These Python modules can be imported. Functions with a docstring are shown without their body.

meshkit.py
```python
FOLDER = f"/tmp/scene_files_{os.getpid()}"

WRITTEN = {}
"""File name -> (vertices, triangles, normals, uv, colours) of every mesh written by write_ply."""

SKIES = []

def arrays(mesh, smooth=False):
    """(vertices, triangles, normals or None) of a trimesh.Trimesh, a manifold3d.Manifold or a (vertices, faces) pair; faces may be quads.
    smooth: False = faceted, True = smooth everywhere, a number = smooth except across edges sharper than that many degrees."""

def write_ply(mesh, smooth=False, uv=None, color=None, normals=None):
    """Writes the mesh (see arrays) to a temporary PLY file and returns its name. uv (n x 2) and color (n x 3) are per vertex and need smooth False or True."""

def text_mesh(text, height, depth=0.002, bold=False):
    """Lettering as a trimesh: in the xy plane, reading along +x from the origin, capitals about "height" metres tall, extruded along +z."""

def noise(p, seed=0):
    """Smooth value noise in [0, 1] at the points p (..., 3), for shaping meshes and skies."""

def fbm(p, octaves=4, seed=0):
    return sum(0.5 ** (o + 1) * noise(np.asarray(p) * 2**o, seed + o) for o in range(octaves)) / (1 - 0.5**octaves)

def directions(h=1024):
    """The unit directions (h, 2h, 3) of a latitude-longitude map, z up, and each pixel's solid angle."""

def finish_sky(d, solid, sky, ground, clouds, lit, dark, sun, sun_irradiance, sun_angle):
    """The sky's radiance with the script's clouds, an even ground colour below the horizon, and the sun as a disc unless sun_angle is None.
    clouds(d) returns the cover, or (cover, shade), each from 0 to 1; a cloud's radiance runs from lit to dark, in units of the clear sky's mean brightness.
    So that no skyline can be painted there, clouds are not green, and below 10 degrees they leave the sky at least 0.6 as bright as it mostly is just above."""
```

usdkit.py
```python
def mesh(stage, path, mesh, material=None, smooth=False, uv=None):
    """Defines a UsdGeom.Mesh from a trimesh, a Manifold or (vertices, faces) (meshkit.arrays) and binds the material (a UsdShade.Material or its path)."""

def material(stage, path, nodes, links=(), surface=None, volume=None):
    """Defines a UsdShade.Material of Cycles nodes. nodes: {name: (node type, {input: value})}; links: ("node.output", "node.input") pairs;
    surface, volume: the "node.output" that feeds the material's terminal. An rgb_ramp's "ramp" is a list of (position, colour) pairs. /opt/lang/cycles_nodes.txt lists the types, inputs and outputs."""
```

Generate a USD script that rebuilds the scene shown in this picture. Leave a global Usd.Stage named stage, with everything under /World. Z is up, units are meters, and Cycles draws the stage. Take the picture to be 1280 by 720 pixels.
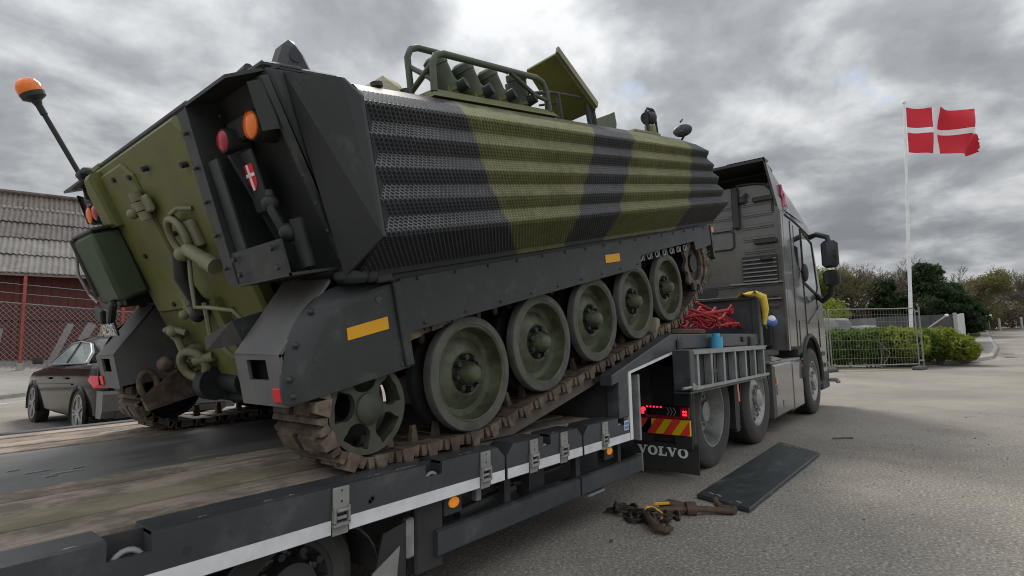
import math, random
import numpy as np, trimesh
from shapely.geometry import Polygon, Point, MultiPoint, LineString, box as sbox
from shapely.ops import unary_union
from shapely import affinity
from scipy.spatial import ConvexHull
from pxr import Usd, UsdGeom, UsdLux, UsdShade, Sdf, Gf, Vt
import usdkit, meshkit

stage = Usd.Stage.CreateInMemory()
UsdGeom.SetStageUpAxis(stage, UsdGeom.Tokens.z)
UsdGeom.SetStageMetersPerUnit(stage, 1.0)
UsdGeom.Xform.Define(stage, '/World')
UsdGeom.Scope.Define(stage, '/World/Looks')
random.seed(7); RNG = np.random.default_rng(7)

# ------------------------------------------------------------------ camera
YAW, PITCH, ROLL, EYE = 0.6866, 0.0989, -0.0212, (0.0, -1.9142, 1.1851)
def make_camera():
    c = UsdGeom.Camera.Define(stage, '/World/camera')
    f = np.array([math.cos(PITCH)*math.cos(YAW), math.cos(PITCH)*math.sin(YAW), math.sin(PITCH)])
    r = np.array([math.sin(YAW), -math.cos(YAW), 0.0]); u = np.cross(r, f)
    cr, sr = math.cos(ROLL), math.sin(ROLL)
    r2, u2 = cr*r + sr*u, -sr*r + cr*u
    m = Gf.Matrix4d(*r2, 0, *u2, 0, *(-f), 0, *EYE, 1)
    UsdGeom.Xformable(c).AddTransformOp().Set(m)
    c.CreateHorizontalApertureAttr(36.0); c.CreateVerticalApertureAttr(20.25)
    c.CreateFocalLengthAttr(689.67/1280*36.0)
    c.CreateClippingRangeAttr(Gf.Vec2f(0.05, 5000))
    c.CreateExposureAttr(EXPOSURE)
EXPOSURE = 0.70
make_camera()

# ------------------------------------------------------------------ sky and sun
SUN_DIR = np.array([0.45, 0.62, 0.85]); SUN_DIR /= np.linalg.norm(SUN_DIR)
def make_sky():
    el = math.asin(SUN_DIR[2]); az = math.atan2(SUN_DIR[0], SUN_DIR[1])
    n = {
        'geo': ('geometry', {}),
        'neg': ('vector_math', {'math_type': 'scale', 'scale': 1.0}),
        'sep': ('separate_xyz', {}),
        'zz': ('math', {'math_type': 'maximum', 'value2': 0.0}),
        'za': ('math', {'math_type': 'add', 'value2': 0.24}),
        'dx': ('math', {'math_type': 'divide'}), 'dy': ('math', {'math_type': 'divide'}),
        'uv': ('combine_xyz', {'z': CLOUD_SEED}),
        'gr': ('math', {'math_type': 'multiply_add', 'value2': 1.35, 'value3': .66}),
        'n1': ('noise_texture', {'scale': 2.3, 'detail': 10.0, 'roughness': 0.55, 'distortion': 0.2}),
        'n2': ('noise_texture', {'scale': 1.7, 'detail': 8.0, 'roughness': 0.55, 'distortion': 0.1}),
        'off': ('vector_math', {'math_type': 'add', 'vector2': (11.3, 4.2, 0.9)}),
        'shade': ('rgb_ramp', {'ramp': [(0.0, (.30, .32, .345)), (0.37, (.36, .38, .41)), (0.46, (.47, .495, .525)), (0.53, (.66, .685, .71)), (0.62, (.93, .945, .96)), (1.0, (1.0, 1.0, 1.0))]}),
        'cover': ('rgb_ramp', {'ramp': [(0.0, (1, 1, 1)), (0.655, (1, 1, 1)), (0.73, (.12, .12, .12)), (1.0, (0.05, .05, .05))]}),
        'sky': ('sky_texture', {'sky_type': 'single_scattering', 'sun_disc': False, 'sun_elevation': el, 'sun_rotation': az, 'air_density': 1.0, 'aerosol_density': 1.0}),
        'amp': ('vector_math', {'math_type': 'scale'}), 'amp2': ('math', {'math_type': 'multiply', 'value2': SKY_CLOUD}),
        'mix': ('mix_color', {}), 'hz': ('math', {'math_type': 'multiply_add', 'value2': -6.0, 'value3': 1.6}), 'cv': ('math', {'math_type': 'maximum', 'use_clamp': True}),
        'bg': ('background_shader', {'strength': SKY_STRENGTH}),
    }
    l = [('geo.position', 'neg.vector1'), ('neg.vector', 'sep.vector'), ('sep.z', 'zz.value1'), ('zz.value', 'za.value1'),
         ('sep.x', 'dx.value1'), ('za.value', 'dx.value2'), ('sep.y', 'dy.value1'), ('za.value', 'dy.value2'),
         ('dx.value', 'uv.x'), ('dy.value', 'uv.y'), ('uv.vector', 'n1.vector'), ('uv.vector', 'off.vector1'), ('off.vector', 'n2.vector'),
         ('n1.fac', 'shade.fac'), ('n2.fac', 'cover.fac'), ('shade.color', 'amp.vector1'), ('zz.value', 'gr.value1'), ('gr.value', 'amp2.value1'), ('amp2.value', 'amp.scale'),
         ('zz.value', 'hz.value1'), ('cover.color', 'cv.value1'), ('hz.value', 'cv.value2'), ('cv.value', 'mix.fac'), ('sky.color', 'mix.a'), ('amp.vector', 'mix.b'), ('mix.result', 'bg.color')]
    m = usdkit.material(stage, '/World/Looks/sky', n, l, surface='bg.background')
    d = UsdLux.DomeLight.Define(stage, '/World/sky')
    UsdShade.MaterialBindingAPI.Apply(d.GetPrim()).Bind(m)
    d.GetPrim().SetCustomDataByKey('kind', 'structure')
    s = UsdLux.DistantLight.Define(stage, '/World/sun')
    s.CreateNormalizeAttr(True); s.CreateIntensityAttr(SUN_POWER); s.CreateAngleAttr(20.0); s.CreateColorAttr(Gf.Vec3f(1.0, .95, .88))
    z = SUN_DIR; x = np.cross([0, 0, 1.0], z); x /= np.linalg.norm(x); y = np.cross(z, x)
    UsdGeom.Xformable(s).AddTransformOp().Set(Gf.Matrix4d(*x, 0, *y, 0, *z, 0, 0, 0, 30, 1))
SKY_STRENGTH, SKY_CLOUD, SUN_POWER, CLOUD_SEED = 0.1, 4.7, 0.4, 4.4
make_sky()

# ------------------------------------------------------------------ materials
def mat(name, nodes, links, surface='p.BSDF'):
    return usdkit.material(stage, '/World/Looks/' + name, nodes, links, surface=surface)
def paint(name, c, c2=None, rough=.5, scale=6., detail=5., bump=.0, bscale=40., metal=0., lo=.35, hi=.65, stretch=(1, 1, 1), spec=.5, dust=None, dlo=.5, dhi=.75, dscale=3., coat=0.):
    """Mottled paint: c to c2 by noise; dust: a third colour in patches; a little bump."""
    c2 = c2 or tuple(x*1.35 for x in c)
    n = {'t': ('texture_coordinate', {}), 'm': ('mapping', {'scale': stretch}),
         'n': ('noise_texture', {'scale': scale, 'detail': detail, 'roughness': .6}),
         'r': ('rgb_ramp', {'ramp': [(lo, c), (hi, c2)]}),
         'rr': ('map_range', {'from_min': .3, 'from_max': .7, 'to_min': max(.05, rough-.1), 'to_max': min(1, rough+.1), 'clamp': True}),
         'p': ('principled_bsdf', {'metallic': metal, 'specular_ior_level': spec, 'coat_weight': coat, 'coat_roughness': .06})}
    l = [('t.object', 'm.vector'), ('m.vector', 'n.vector'), ('n.fac', 'r.fac'), ('n.fac', 'rr.value'), ('rr.result', 'p.roughness')]
    last = 'r.color'
    if dust:
        n['dn'] = ('noise_texture', {'scale': dscale, 'detail': 8., 'roughness': .7})
        n['dr'] = ('rgb_ramp', {'ramp': [(dlo, (0, 0, 0)), (dhi, (1, 1, 1))]})
        n['dm'] = ('mix_color', {'b': dust})
        l += [('m.vector', 'dn.vector'), ('dn.fac', 'dr.fac'), ('dr.color', 'dm.fac'), (last, 'dm.a')]
        last = 'dm.result'
    l.append((last, 'p.base_color'))
    if bump:
        n['bn'] = ('noise_texture', {'scale': bscale, 'detail': 4.}); n['b'] = ('bump', {'strength': .6, 'distance': bump})
        l += [('m.vector', 'bn.vector'), ('bn.fac', 'b.height'), ('b.normal', 'p.normal')]
    return mat(name, n, l)
def plain(name, c, rough=.5, metal=0., emit=0., spec=.5, coat=0.):
    return mat(name, {'p': ('principled_bsdf', {'base_color': c, 'roughness': rough, 'metallic': metal, 'specular_ior_level': spec, 'emission_color': c, 'emission_strength': emit, 'coat_weight': coat})}, [])
def glass(name, c, rough=.03, dens=.75):
    return mat(name, {'a': ('transparent_bsdf', {'color': c}), 'g': ('glossy_bsdf', {'color': (1, 1, 1), 'roughness': rough}), 'f': ('fresnel', {'IOR': 1.5}), 'm': ('mix_closure', {})},
               [('f.fac', 'm.fac'), ('a.BSDF', 'm.closure1'), ('g.BSDF', 'm.closure2')], 'm.closure')
def leafmat(name, c, c2, trans=.35, scale=.5):
    n = {'g': ('geometry', {}), 'n': ('noise_texture', {'scale': scale, 'detail': 3.}), 'wn': ('mix_color', {'fac': .5}), 'ad': ('math', {'math_type': 'multiply_add', 'value2': .5}), 'r': ('rgb_ramp', {'ramp': [(.25, c), (.8, c2)]}),
         'd': ('principled_bsdf', {'roughness': .6, 'specular_ior_level': .25}), 't': ('translucent_bsdf', {}), 'm': ('mix_closure', {'fac': trans})}
    l = [('g.position', 'n.vector'), ('g.random_per_island', 'ad.value1'), ('n.fac', 'hf.value1'), ('hf.value', 'ad.value3'), ('ad.value', 'r.fac'), ('r.color', 'd.base_color'), ('r.color', 't.color'), ('d.BSDF', 'm.closure1'), ('t.BSDF', 'm.closure2')]
    n['hf'] = ('math', {'math_type': 'multiply', 'value2': .5}); del n['wn']
    return mat(name, n, l, 'm.closure')
def wood(name, c, c2, stain):
    n = {'t': ('texture_coordinate', {}), 'm': ('mapping', {'scale': (1.2, 22, 10)}), 'n': ('noise_texture', {'scale': 2.2, 'detail': 7., 'roughness': .65, 'distortion': .4}),
         'r': ('rgb_ramp', {'ramp': [(.3, c), (.7, c2)]}), 'm2': ('mapping', {'scale': (2.2, 2.6, 1)}), 'n2': ('noise_texture', {'scale': 2.0, 'detail': 5., 'roughness': .7}),
         'r2': ('rgb_ramp', {'ramp': [(.44, (0, 0, 0)), (.58, (.9, .9, .9))]}), 'x': ('mix_color', {'b': stain}), 'b': ('bump', {'strength': .5, 'distance': .004}),
         'oi': ('object_info', {}), 'hv': ('hsv', {}), 'mr': ('map_range', {'from_min': 0., 'from_max': 1., 'to_min': .75, 'to_max': 1.2}), 'p': ('principled_bsdf', {'roughness': .8, 'specular_ior_level': .3})}
    l = [('t.object', 'm.vector'), ('m.vector', 'n.vector'), ('n.fac', 'r.fac'), ('t.object', 'm2.vector'), ('m2.vector', 'n2.vector'), ('n2.fac', 'r2.fac'), ('r2.color', 'x.fac'), ('r.color', 'x.a'),
         ('oi.random', 'mr.value'), ('mr.result', 'hv.value'), ('x.result', 'hv.color'), ('hv.color', 'p.base_color'), ('n.fac', 'b.height'), ('b.normal', 'p.normal')]
    return mat(name, n, l)
def camo(name, dark, green, rough=.6):
    """Disruptive paint in broad slanted bands along the vehicle."""
    n = {'t': ('texture_coordinate', {}), 's': ('separate_xyz', {}), 'n': ('noise_texture', {'scale': 2.2, 'detail': 3.}), 'nn': ('math', {'math_type': 'multiply_add', 'value2': .16, 'value3': -.08}),
         'xx': ('math', {'math_type': 'add'}), 'ya': ('math', {'math_type': 'absolute'}), 'yk': ('math', {'math_type': 'multiply_add', 'value2': 1.0, 'value3': -1.475}), 'xy': ('math', {'math_type': 'add'}), 'zz': ('math', {'math_type': 'subtract', 'value2': 1.43}),
         'v': ('noise_texture', {'scale': 30., 'detail': 3.}), 'v2': ('noise_texture', {'scale': 3.5, 'detail': 6., 'roughness': .7}), 'vm': ('math', {'math_type': 'multiply_add', 'value2': .5}), 'vh': ('math', {'math_type': 'multiply', 'value2': .5}), 'vr': ('map_range', {'from_min': .35, 'from_max': .65, 'to_min': .68, 'to_max': 1.3}), 'hv': ('hsv', {}),
         'mx': ('mix_color', {'a': green, 'b': dark}), 'p': ('principled_bsdf', {'roughness': rough, 'specular_ior_level': .45})}
    l = [('t.object', 's.vector'), ('t.object', 'n.vector'), ('n.fac', 'nn.value1'), ('s.y', 'ya.value1'), ('ya.value', 'yk.value1'), ('s.x', 'xy.value1'), ('yk.value', 'xy.value2'), ('xy.value', 'xx.value1'), ('nn.value', 'xx.value2'), ('s.z', 'zz.value1'), ('t.object', 'v.vector'), ('t.object', 'v2.vector'), ('v2.fac', 'vh.value1'), ('v.fac', 'vm.value1'), ('vh.value', 'vm.value3'), ('vm.value', 'vr.value'), ('vr.result', 'hv.value')]
    def edge(k, x0, slope):
        n['e%d' % k] = ('math', {'math_type': 'multiply_add', 'value2': slope, 'value3': x0}); l.append(('zz.value', 'e%d.value1' % k))
        n['d%d' % k] = ('math', {'math_type': 'subtract'}); l.extend([('xx.value', 'd%d.value1' % k), ('e%d.value' % k, 'd%d.value2' % k)])
        n['q%d' % k] = ('map_range', {'from_min': -.012, 'from_max': .012, 'to_min': 0., 'to_max': 1., 'clamp': True}); l.append(('d%d.value' % k, 'q%d.value' % k))
    for k, (x0, s) in enumerate([(.10, -.42), (1.10, .62), (1.68, .72), (2.90, .49)]): edge(k, x0, s)
    # dark = 1 - q0 + q1 - q2 + q3
    n['a0'] = ('math', {'math_type': 'subtract', 'value1': 1.0}); l.append(('q0.result', 'a0.value2'))
    n['a1'] = ('math', {'math_type': 'add'}); l.extend([('a0.value', 'a1.value1'), ('q1.result', 'a1.value2')])
    n['a2'] = ('math', {'math_type': 'subtract'}); l.extend([('a1.value', 'a2.value1'), ('q2.result', 'a2.value2')])
    n['a3'] = ('math', {'math_type': 'add'}); l.extend([('a2.value', 'a3.value1'), ('q3.result', 'a3.value2')])
    l += [('a3.value', 'mx.fac'), ('mx.result', 'hv.color'), ('hv.color', 'p.base_color')]
    return mat(name, n, l)

M = {}
M['dark'] = paint('dark_vehicle_paint', (.017, .020, .021), (.029, .033, .033), .5, 3., dust=(.075, .071, .062), dlo=.54, dhi=.80, dscale=7., bump=.002, bscale=30)
M['dark2'] = paint('black_vehicle_paint', (.010, .012, .012), (.018, .020, .020), .6, 4., dust=(.04, .038, .034), dlo=.55, dhi=.85)
M['olive'] = paint('olive_paint', (.092, .096, .024), (.128, .132, .034), .55, 2.5, dust=(.075, .062, .034), dlo=.5, dhi=.85, bump=.0015, bscale=25)
M['olive2'] = paint('pale_olive_paint', (.15, .15, .085), (.20, .195, .115), .65, 5., dust=(.10, .09, .06), dlo=.5, dhi=.85)
M['bronze'] = paint('bronze_green_paint', (.048, .064, .042), (.075, .092, .060), .6, 4., dust=(.10, .095, .07), dlo=.48, dhi=.85)
M['wheelgreen'] = paint('wheel_green_paint', (.062, .074, .038), (.095, .108, .062), .5, 7., dust=(.040, .036, .022), dlo=.46, dhi=.62, dscale=8.)
M['tyreworn'] = paint('worn_solid_rubber', (.060, .062, .054), (.105, .105, .090), .8, 9., bump=.002)
M['rubber'] = paint('tyre_rubber', (.028, .027, .026), (.05, .048, .045), .8, 8., dust=(.12, .11, .10), dlo=.6, dhi=1.)
M['track'] = paint('rusty_track_steel', (.035, .026, .020), (.125, .085, .058), .75, 14., lo=.3, hi=.7, dust=(.19, .155, .115), dlo=.47, dhi=.68, dscale=9., bump=.004, bscale=40)
M['rust'] = paint('rusty_chain_steel', (.045, .030, .022), (.11, .065, .04), .7, 12., bump=.001)
M['greasy'] = plain('greasy_black', (.02, .02, .017), .4)
M['idler'] = paint('dusty_idler_green', (.034, .040, .026), (.060, .062, .044), .7, 5., dust=(.11, .095, .075), dlo=.45, dhi=.8)
M['camo'] = camo('camouflage_paint', (.020, .021, .024), (.095, .100, .034))
M['camomesh'] = camo('camouflage_mesh_paint', (.125, .13, .135), (.25, .255, .125), .6)
M['boxgreen'] = paint('green_box_paint', (.030, .050, .024), (.045, .068, .034), .6, 4., dust=(.09, .09, .06), dlo=.55, dhi=.85)
M['steel'] = paint('bare_steel', (.25, .25, .25), (.38, .38, .37), .45, 12., metal=.7)
M['alu'] = paint('weathered_aluminium', (.20, .205, .205), (.32, .325, .325), .5, 6., metal=.35, dust=(.13, .12, .11))
M['trailer'] = paint('trailer_grey_paint', (.027, .031, .034), (.043, .048, .052), .38, 2.5, dust=(.11, .105, .10), dlo=.54, dhi=.85, dscale=5., bump=.001, bscale=18)
M['trailerdark'] = paint('trailer_dark_paint', (.018, .018, .019), (.034, .034, .035), .55, 4.)
M['deckplate'] = paint('scuffed_deck_steel', (.085, .083, .080), (.15, .147, .142), .5, 2.0, stretch=(.5, 3, 1), dust=(.22, .21, .20), dlo=.60, dhi=.82, dscale=6., bump=.002)
M['latch'] = paint('galvanised_latch', (.20, .20, .19), (.27, .265, .25), .6, 9.)
M['white'] = paint('white_reflective_tape', (.60, .61, .62), (.74, .75, .76), .4, 4., dust=(.42, .41, .39), dlo=.5, dhi=.8)
M['whitepaint'] = paint('white_gloss_paint', (.72, .73, .74), (.82, .83, .84), .4, 3.)
M['wood1'] = wood('deck_wood_grey', (.24, .19, .15), (.44, .37, .30), (.17, .135, .11))
M['wood2'] = wood('deck_wood_mossy', (.23, .19, .12), (.36, .31, .23), (.20, .18, .12))
M['yellow'] = plain('amber_reflector_tape', (.75, .36, .005), .45)
M['red'] = plain('red_reflector', (.62, .02, .025), .3)
M['redlamp'] = plain('red_lamp_lens', (.32, .008, .025), .15, coat=.5)
M['redglow'] = plain('lit_red_lamp', (.9, .02, .04), .3, emit=1.1)
M['orangelens'] = plain('orange_lens', (.82, .17, .012), .2, coat=.5)
M['amberglow'] = plain('amber_marker_lens', (.75, .25, .02), .25, emit=.25)
M['tractor'] = paint('tractor_grey_metallic', (.098, .094, .091), (.125, .12, .116), .25, 2., coat=.5, metal=.3, dust=(.19, .175, .16), dlo=.6, dhi=1.)
M['plastic'] = paint('black_plastic', (.016, .016, .017), (.026, .026, .027), .55, 8.)
M['glossblack'] = plain('gloss_black', (.012, .011, .011), .12, coat=.8)
M['carpaint'] = paint('black_brown_car_paint', (.004, .0035, .0035), (.006, .005, .005), .06, 3., spec=.25)
M['glass'] = glass('window_glass', (.30, .33, .33))
M['darkglass'] = plain('dark_window_glass', (.015, .018, .02), .05, coat=.5)
M['chainsteel'] = paint('dark_chain_steel', (.022, .018, .016), (.055, .042, .034), .55, 14., metal=.3)
M['mirror'] = plain('mirror_glass', (.75, .78, .8), .04, metal=1.)
M['asphalt'] = None
M['redcloth'] = paint('red_webbing', (.26, .008, .016), (.42, .016, .026), .7, 20., bump=.002)
M['flagred'] = paint('flag_red_cloth', (.55, .012, .03), (.62, .02, .04), .75, 3.)
M['flagwhite'] = paint('flag_white_cloth', (.75, .75, .77), (.8, .8, .82), .75, 3.)
M['yellowcloth'] = paint('yellow_cloth', (.62, .45, .04), (.74, .56, .10), .75, 8., bump=.004, bscale=15)
M['blue'] = plain('sky_blue_plastic', (.06, .36, .55), .4)
M['bluedark'] = plain('royal_blue_plastic', (.10, .2, .55), .4)
M['barnred'] = paint('barn_red_boards', (.085, .022, .018), (.13, .034, .028), .8, 3., stretch=(1, 1, .3))
M['fencered'] = paint('red_oxide_paint', (.25, .05, .04), (.33, .08, .06), .6, 6.)
M['roof'] = paint('weathered_fibre_cement', (.105, .095, .09), (.19, .175, .165), .9, 1.1, dust=(.085, .06, .045), dlo=.48, dhi=.75, dscale=2.)
M['roof2'] = paint('pale_fibre_cement', (.20, .188, .17), (.30, .28, .26), .9, 1.3, dust=(.13, .12, .10), dlo=.5, dhi=.8)
M['wire'] = paint('galvanised_wire', (.19, .19, .19), (.27, .27, .265), .5, 9., metal=.4)
M['concrete'] = paint('concrete', (.26, .25, .235), (.36, .35, .33), .85, 2.5, bump=.003)
M['bark'] = paint('grey_brown_bark', (.10, .085, .07), (.17, .145, .12), .9, 6.)
M['twig'] = paint('bare_twigs', (.17, .14, .11), (.26, .215, .17), .9, 2.)
M['leafdark'] = leafmat('pine_needles', (.040, .070, .028), (.13, .165, .065), .35)
M['leafhedge'] = leafmat('hedge_leaves', (.10, .17, .03), (.34, .42, .09), .5)
M['leafyellow'] = leafmat('spring_leaves', (.20, .24, .035), (.44, .46, .10), .5)
M['leafbud'] = leafmat('budding_leaves', (.16, .16, .06), (.30, .29, .12), .4)
M['grass'] = leafmat('grass_blades', (.06, .09, .02), (.16, .19, .06), .3)
M['tarp'] = paint('grey_tarpaulin', (.12, .13, .12), (.22, .23, .22), .7, 1.5, dust=(.11, .12, .11))
M['rubbermat'] = paint('black_rubber_mat', (.020, .026, .027), (.036, .044, .045), .45, 3., stretch=(1, 2.5, 1), dust=(.12, .15, .145), dlo=.56, dhi=.74, dscale=4., bump=.001)
M['emblem'] = plain('dark_red_emblem', (.30, .012, .05), .35)

# ------------------------------------------------------------------ mesh helpers
def rotm(ax, a):
    c, s = math.cos(a), math.sin(a)
    return np.array({'x': [[1, 0, 0], [0, c, -s], [0, s, c]], 'y': [[c, 0, s], [0, 1, 0], [-s, 0, c]], 'z': [[c, -s, 0], [s, c, 0], [0, 0, 1]]}[ax], float)
class MB:
    def __init__(s): s.v, s.f, s.n = [], [], 0
    def add(s, v, f, R=None, t=None):
        v = np.asarray(v, float); f = np.asarray(f, int)
        if f.shape[1] == 4: f = np.vstack([f[:, [0, 1, 2]], f[:, [0, 2, 3]]])
        if R is not None: v = v @ np.asarray(R).T
        if t is not None: v = v + np.asarray(t, float)
        s.v.append(v); s.f.append(f + s.n); s.n += len(v); return s
    def tm(s, m, R=None, t=None): return s.add(m.vertices, m.faces, R, t)
    def get(s): return np.vstack(s.v), np.vstack(s.f)
    def box(s, c, d, R=None, bev=0.0, t=None):
        d = np.asarray(d, float)/2
        if bev:
            b = min(bev, d.min()*.9); pts = []
            for sx in (-1, 1):
                for sy in (-1, 1):
                    for sz in (-1, 1):
                        g = np.array([sx, sy, sz])*d
                        for k in range(3):
                            q = g - np.array([sx, sy, sz])*b; q[k] = g[k]; pts.append(q)
            return s.hull(np.array(pts), R, c, t)
        v = np.array([[x, y, z] for x in (-1, 1) for y in (-1, 1) for z in (-1, 1)])*d
        f = np.array([[0, 1, 3, 2], [4, 6, 7, 5], [0, 4, 5, 1], [2, 3, 7, 6], [0, 2, 6, 4], [1, 5, 7, 3]])
        if R is not None: v = v @ np.asarray(R).T
        return s.add(v + np.asarray(c, float), f, None, t)
    def bx(s, x0, x1, y0, y1, z0, z1, bev=0.0):
        return s.box(((x0+x1)/2, (y0+y1)/2, (z0+z1)/2), (abs(x1-x0), abs(y1-y0), abs(z1-z0)), bev=bev)
    def hull(s, pts, R=None, c=None, t=None):
        pts = np.asarray(pts, float); h = ConvexHull(pts); f = h.simplices.copy()
        cen = pts[h.vertices].mean(0)
        nrm = np.cross(pts[f[:, 1]]-pts[f[:, 0]], pts[f[:, 2]]-pts[f[:, 0]])
        bad = ((pts[f[:, 0]]-cen)*nrm).sum(1) < 0
        f[bad] = f[bad][:, ::-1]
        idx = np.unique(f); mp = np.zeros(len(pts), int); mp[idx] = np.arange(len(idx))
        v = pts[idx]
        if R is not None: v = v @ np.asarray(R).T
        if c is not None: v = v + np.asarray(c, float)
        return s.add(v, mp[f], None, t)
    def prism(s, poly, ax, a, b, R=None, t=None):
        """poly in the plane normal to ax ('y': (x,z), 'x': (y,z), 'z': (x,y)) swept from a to b along ax."""
        g = poly if hasattr(poly, 'geom_type') else Polygon(poly)
        if not g.is_valid: g = g.buffer(0)
        for q in getattr(g, 'geoms', [g]):
            m = trimesh.creation.extrude_polygon(q, abs(b-a), engine='earcut'); v = np.array(m.vertices); f = np.array(m.faces); v[:, 2] += min(a, b)
            if ax == 'y': v = v[:, [0, 2, 1]]; f = f[:, ::-1]
            elif ax == 'x': v = v[:, [2, 0, 1]]
            s.add(v, f, R, t)
        return s
    def bevprism(s, poly, ax, a, b, bev, R=None, t=None, both=True):
        """prism with mitred chamfers at end b (and a)."""
        p = np.asarray(poly, float)
        if Polygon(p).exterior.is_ccw is False: p = p[::-1]
        e = np.roll(p, -1, 0)-p; e /= np.linalg.norm(e, axis=1, keepdims=True); nn = np.stack([e[:, 1], -e[:, 0]], 1)
        pn = np.roll(nn, 1, 0); m = nn+pn; m /= np.maximum((m*nn).sum(1), .25)[:, None]
        q = p - bev*m
        sg = 1 if b > a else -1
        rings = [(q, a), (p, a+sg*bev)] if both else [(p, a)]
        rings += [(p, b-sg*bev), (q, b)]
        n = len(p); v = np.vstack([np.c_[r, np.full(n, h)] for r, h in rings]); f = []
        for k in range(len(rings)-1):
            for i in range(n):
                j = (i+1) % n; f.append([k*n+i, k*n+j, (k+1)*n+j, (k+1)*n+i])
        f = np.array(f); f = np.vstack([f[:, [0, 1, 2]], f[:, [0, 2, 3]]])
        import mapbox_earcut as _e
        caps = []
        for k in (0, len(rings)-1):
            tri = np.asarray(_e.triangulate_float64(rings[k][0].astype(np.float64), np.array([n], np.uint32))).reshape(-1, 3).astype(int)
            pr = rings[k][0][tri]; ar = (pr[:, 1, 0]-pr[:, 0, 0])*(pr[:, 2, 1]-pr[:, 0, 1])-(pr[:, 1, 1]-pr[:, 0, 1])*(pr[:, 2, 0]-pr[:, 0, 0])
            tri[ar < 0] = tri[ar < 0][:, ::-1]
            if k == 0: tri = tri[:, ::-1]
            caps.append(tri+k*n)
        f = np.vstack([f]+caps)
        if sg < 0: f = f[:, ::-1]
        if ax == 'y': v = v[:, [0, 2, 1]]; f = f[:, ::-1]
        elif ax == 'x': v = v[:, [2, 0, 1]]
        return s.add(v, f, R, t)
    def tube(s, path, r, n=8, closed=False, cap=True, R=None, t=None):
        P = np.asarray(path, float); k = len(P); rr = np.full(k, r) if np.ndim(r) == 0 else np.asarray(r, float)
        T = (np.roll(P, -1, 0)-np.roll(P, 1, 0)) if closed else np.gradient(P, axis=0)
        T /= np.maximum(np.linalg.norm(T, axis=1, keepdims=True), 1e-9)
        u = np.cross(T[0], [0, 0, 1.0]); u = u if np.linalg.norm(u) > .1 else np.cross(T[0], [1.0, 0, 0]); u /= np.linalg.norm(u)
        ang = np.arange(n)/n*2*np.pi; V = []
        for i in range(k):
            u = u-T[i]*(u@T[i]); u /= np.linalg.norm(u); w = np.cross(T[i], u)
            V.append(P[i]+rr[i]*(np.cos(ang)[:, None]*u+np.sin(ang)[:, None]*w))
        V = np.vstack(V); f = []
        for i in range(k if closed else k-1):
            i2 = (i+1) % k
            for j in range(n):
                j2 = (j+1) % n; f.append([i*n+j, i*n+j2, i2*n+j2, i2*n+j])
        f = np.array(f); f = np.vstack([f[:, [0, 1, 2]], f[:, [0, 2, 3]]])
        if cap and not closed:
            V = np.vstack([V, P[:1], P[-1:]]); a, b = len(V)-2, len(V)-1
            f = np.vstack([f, [[a, (j+1) % n, j] for j in range(n)], [[b, (k-1)*n+j, (k-1)*n+(j+1) % n] for j in range(n)]])
        return s.add(V, f, R, t)
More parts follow.
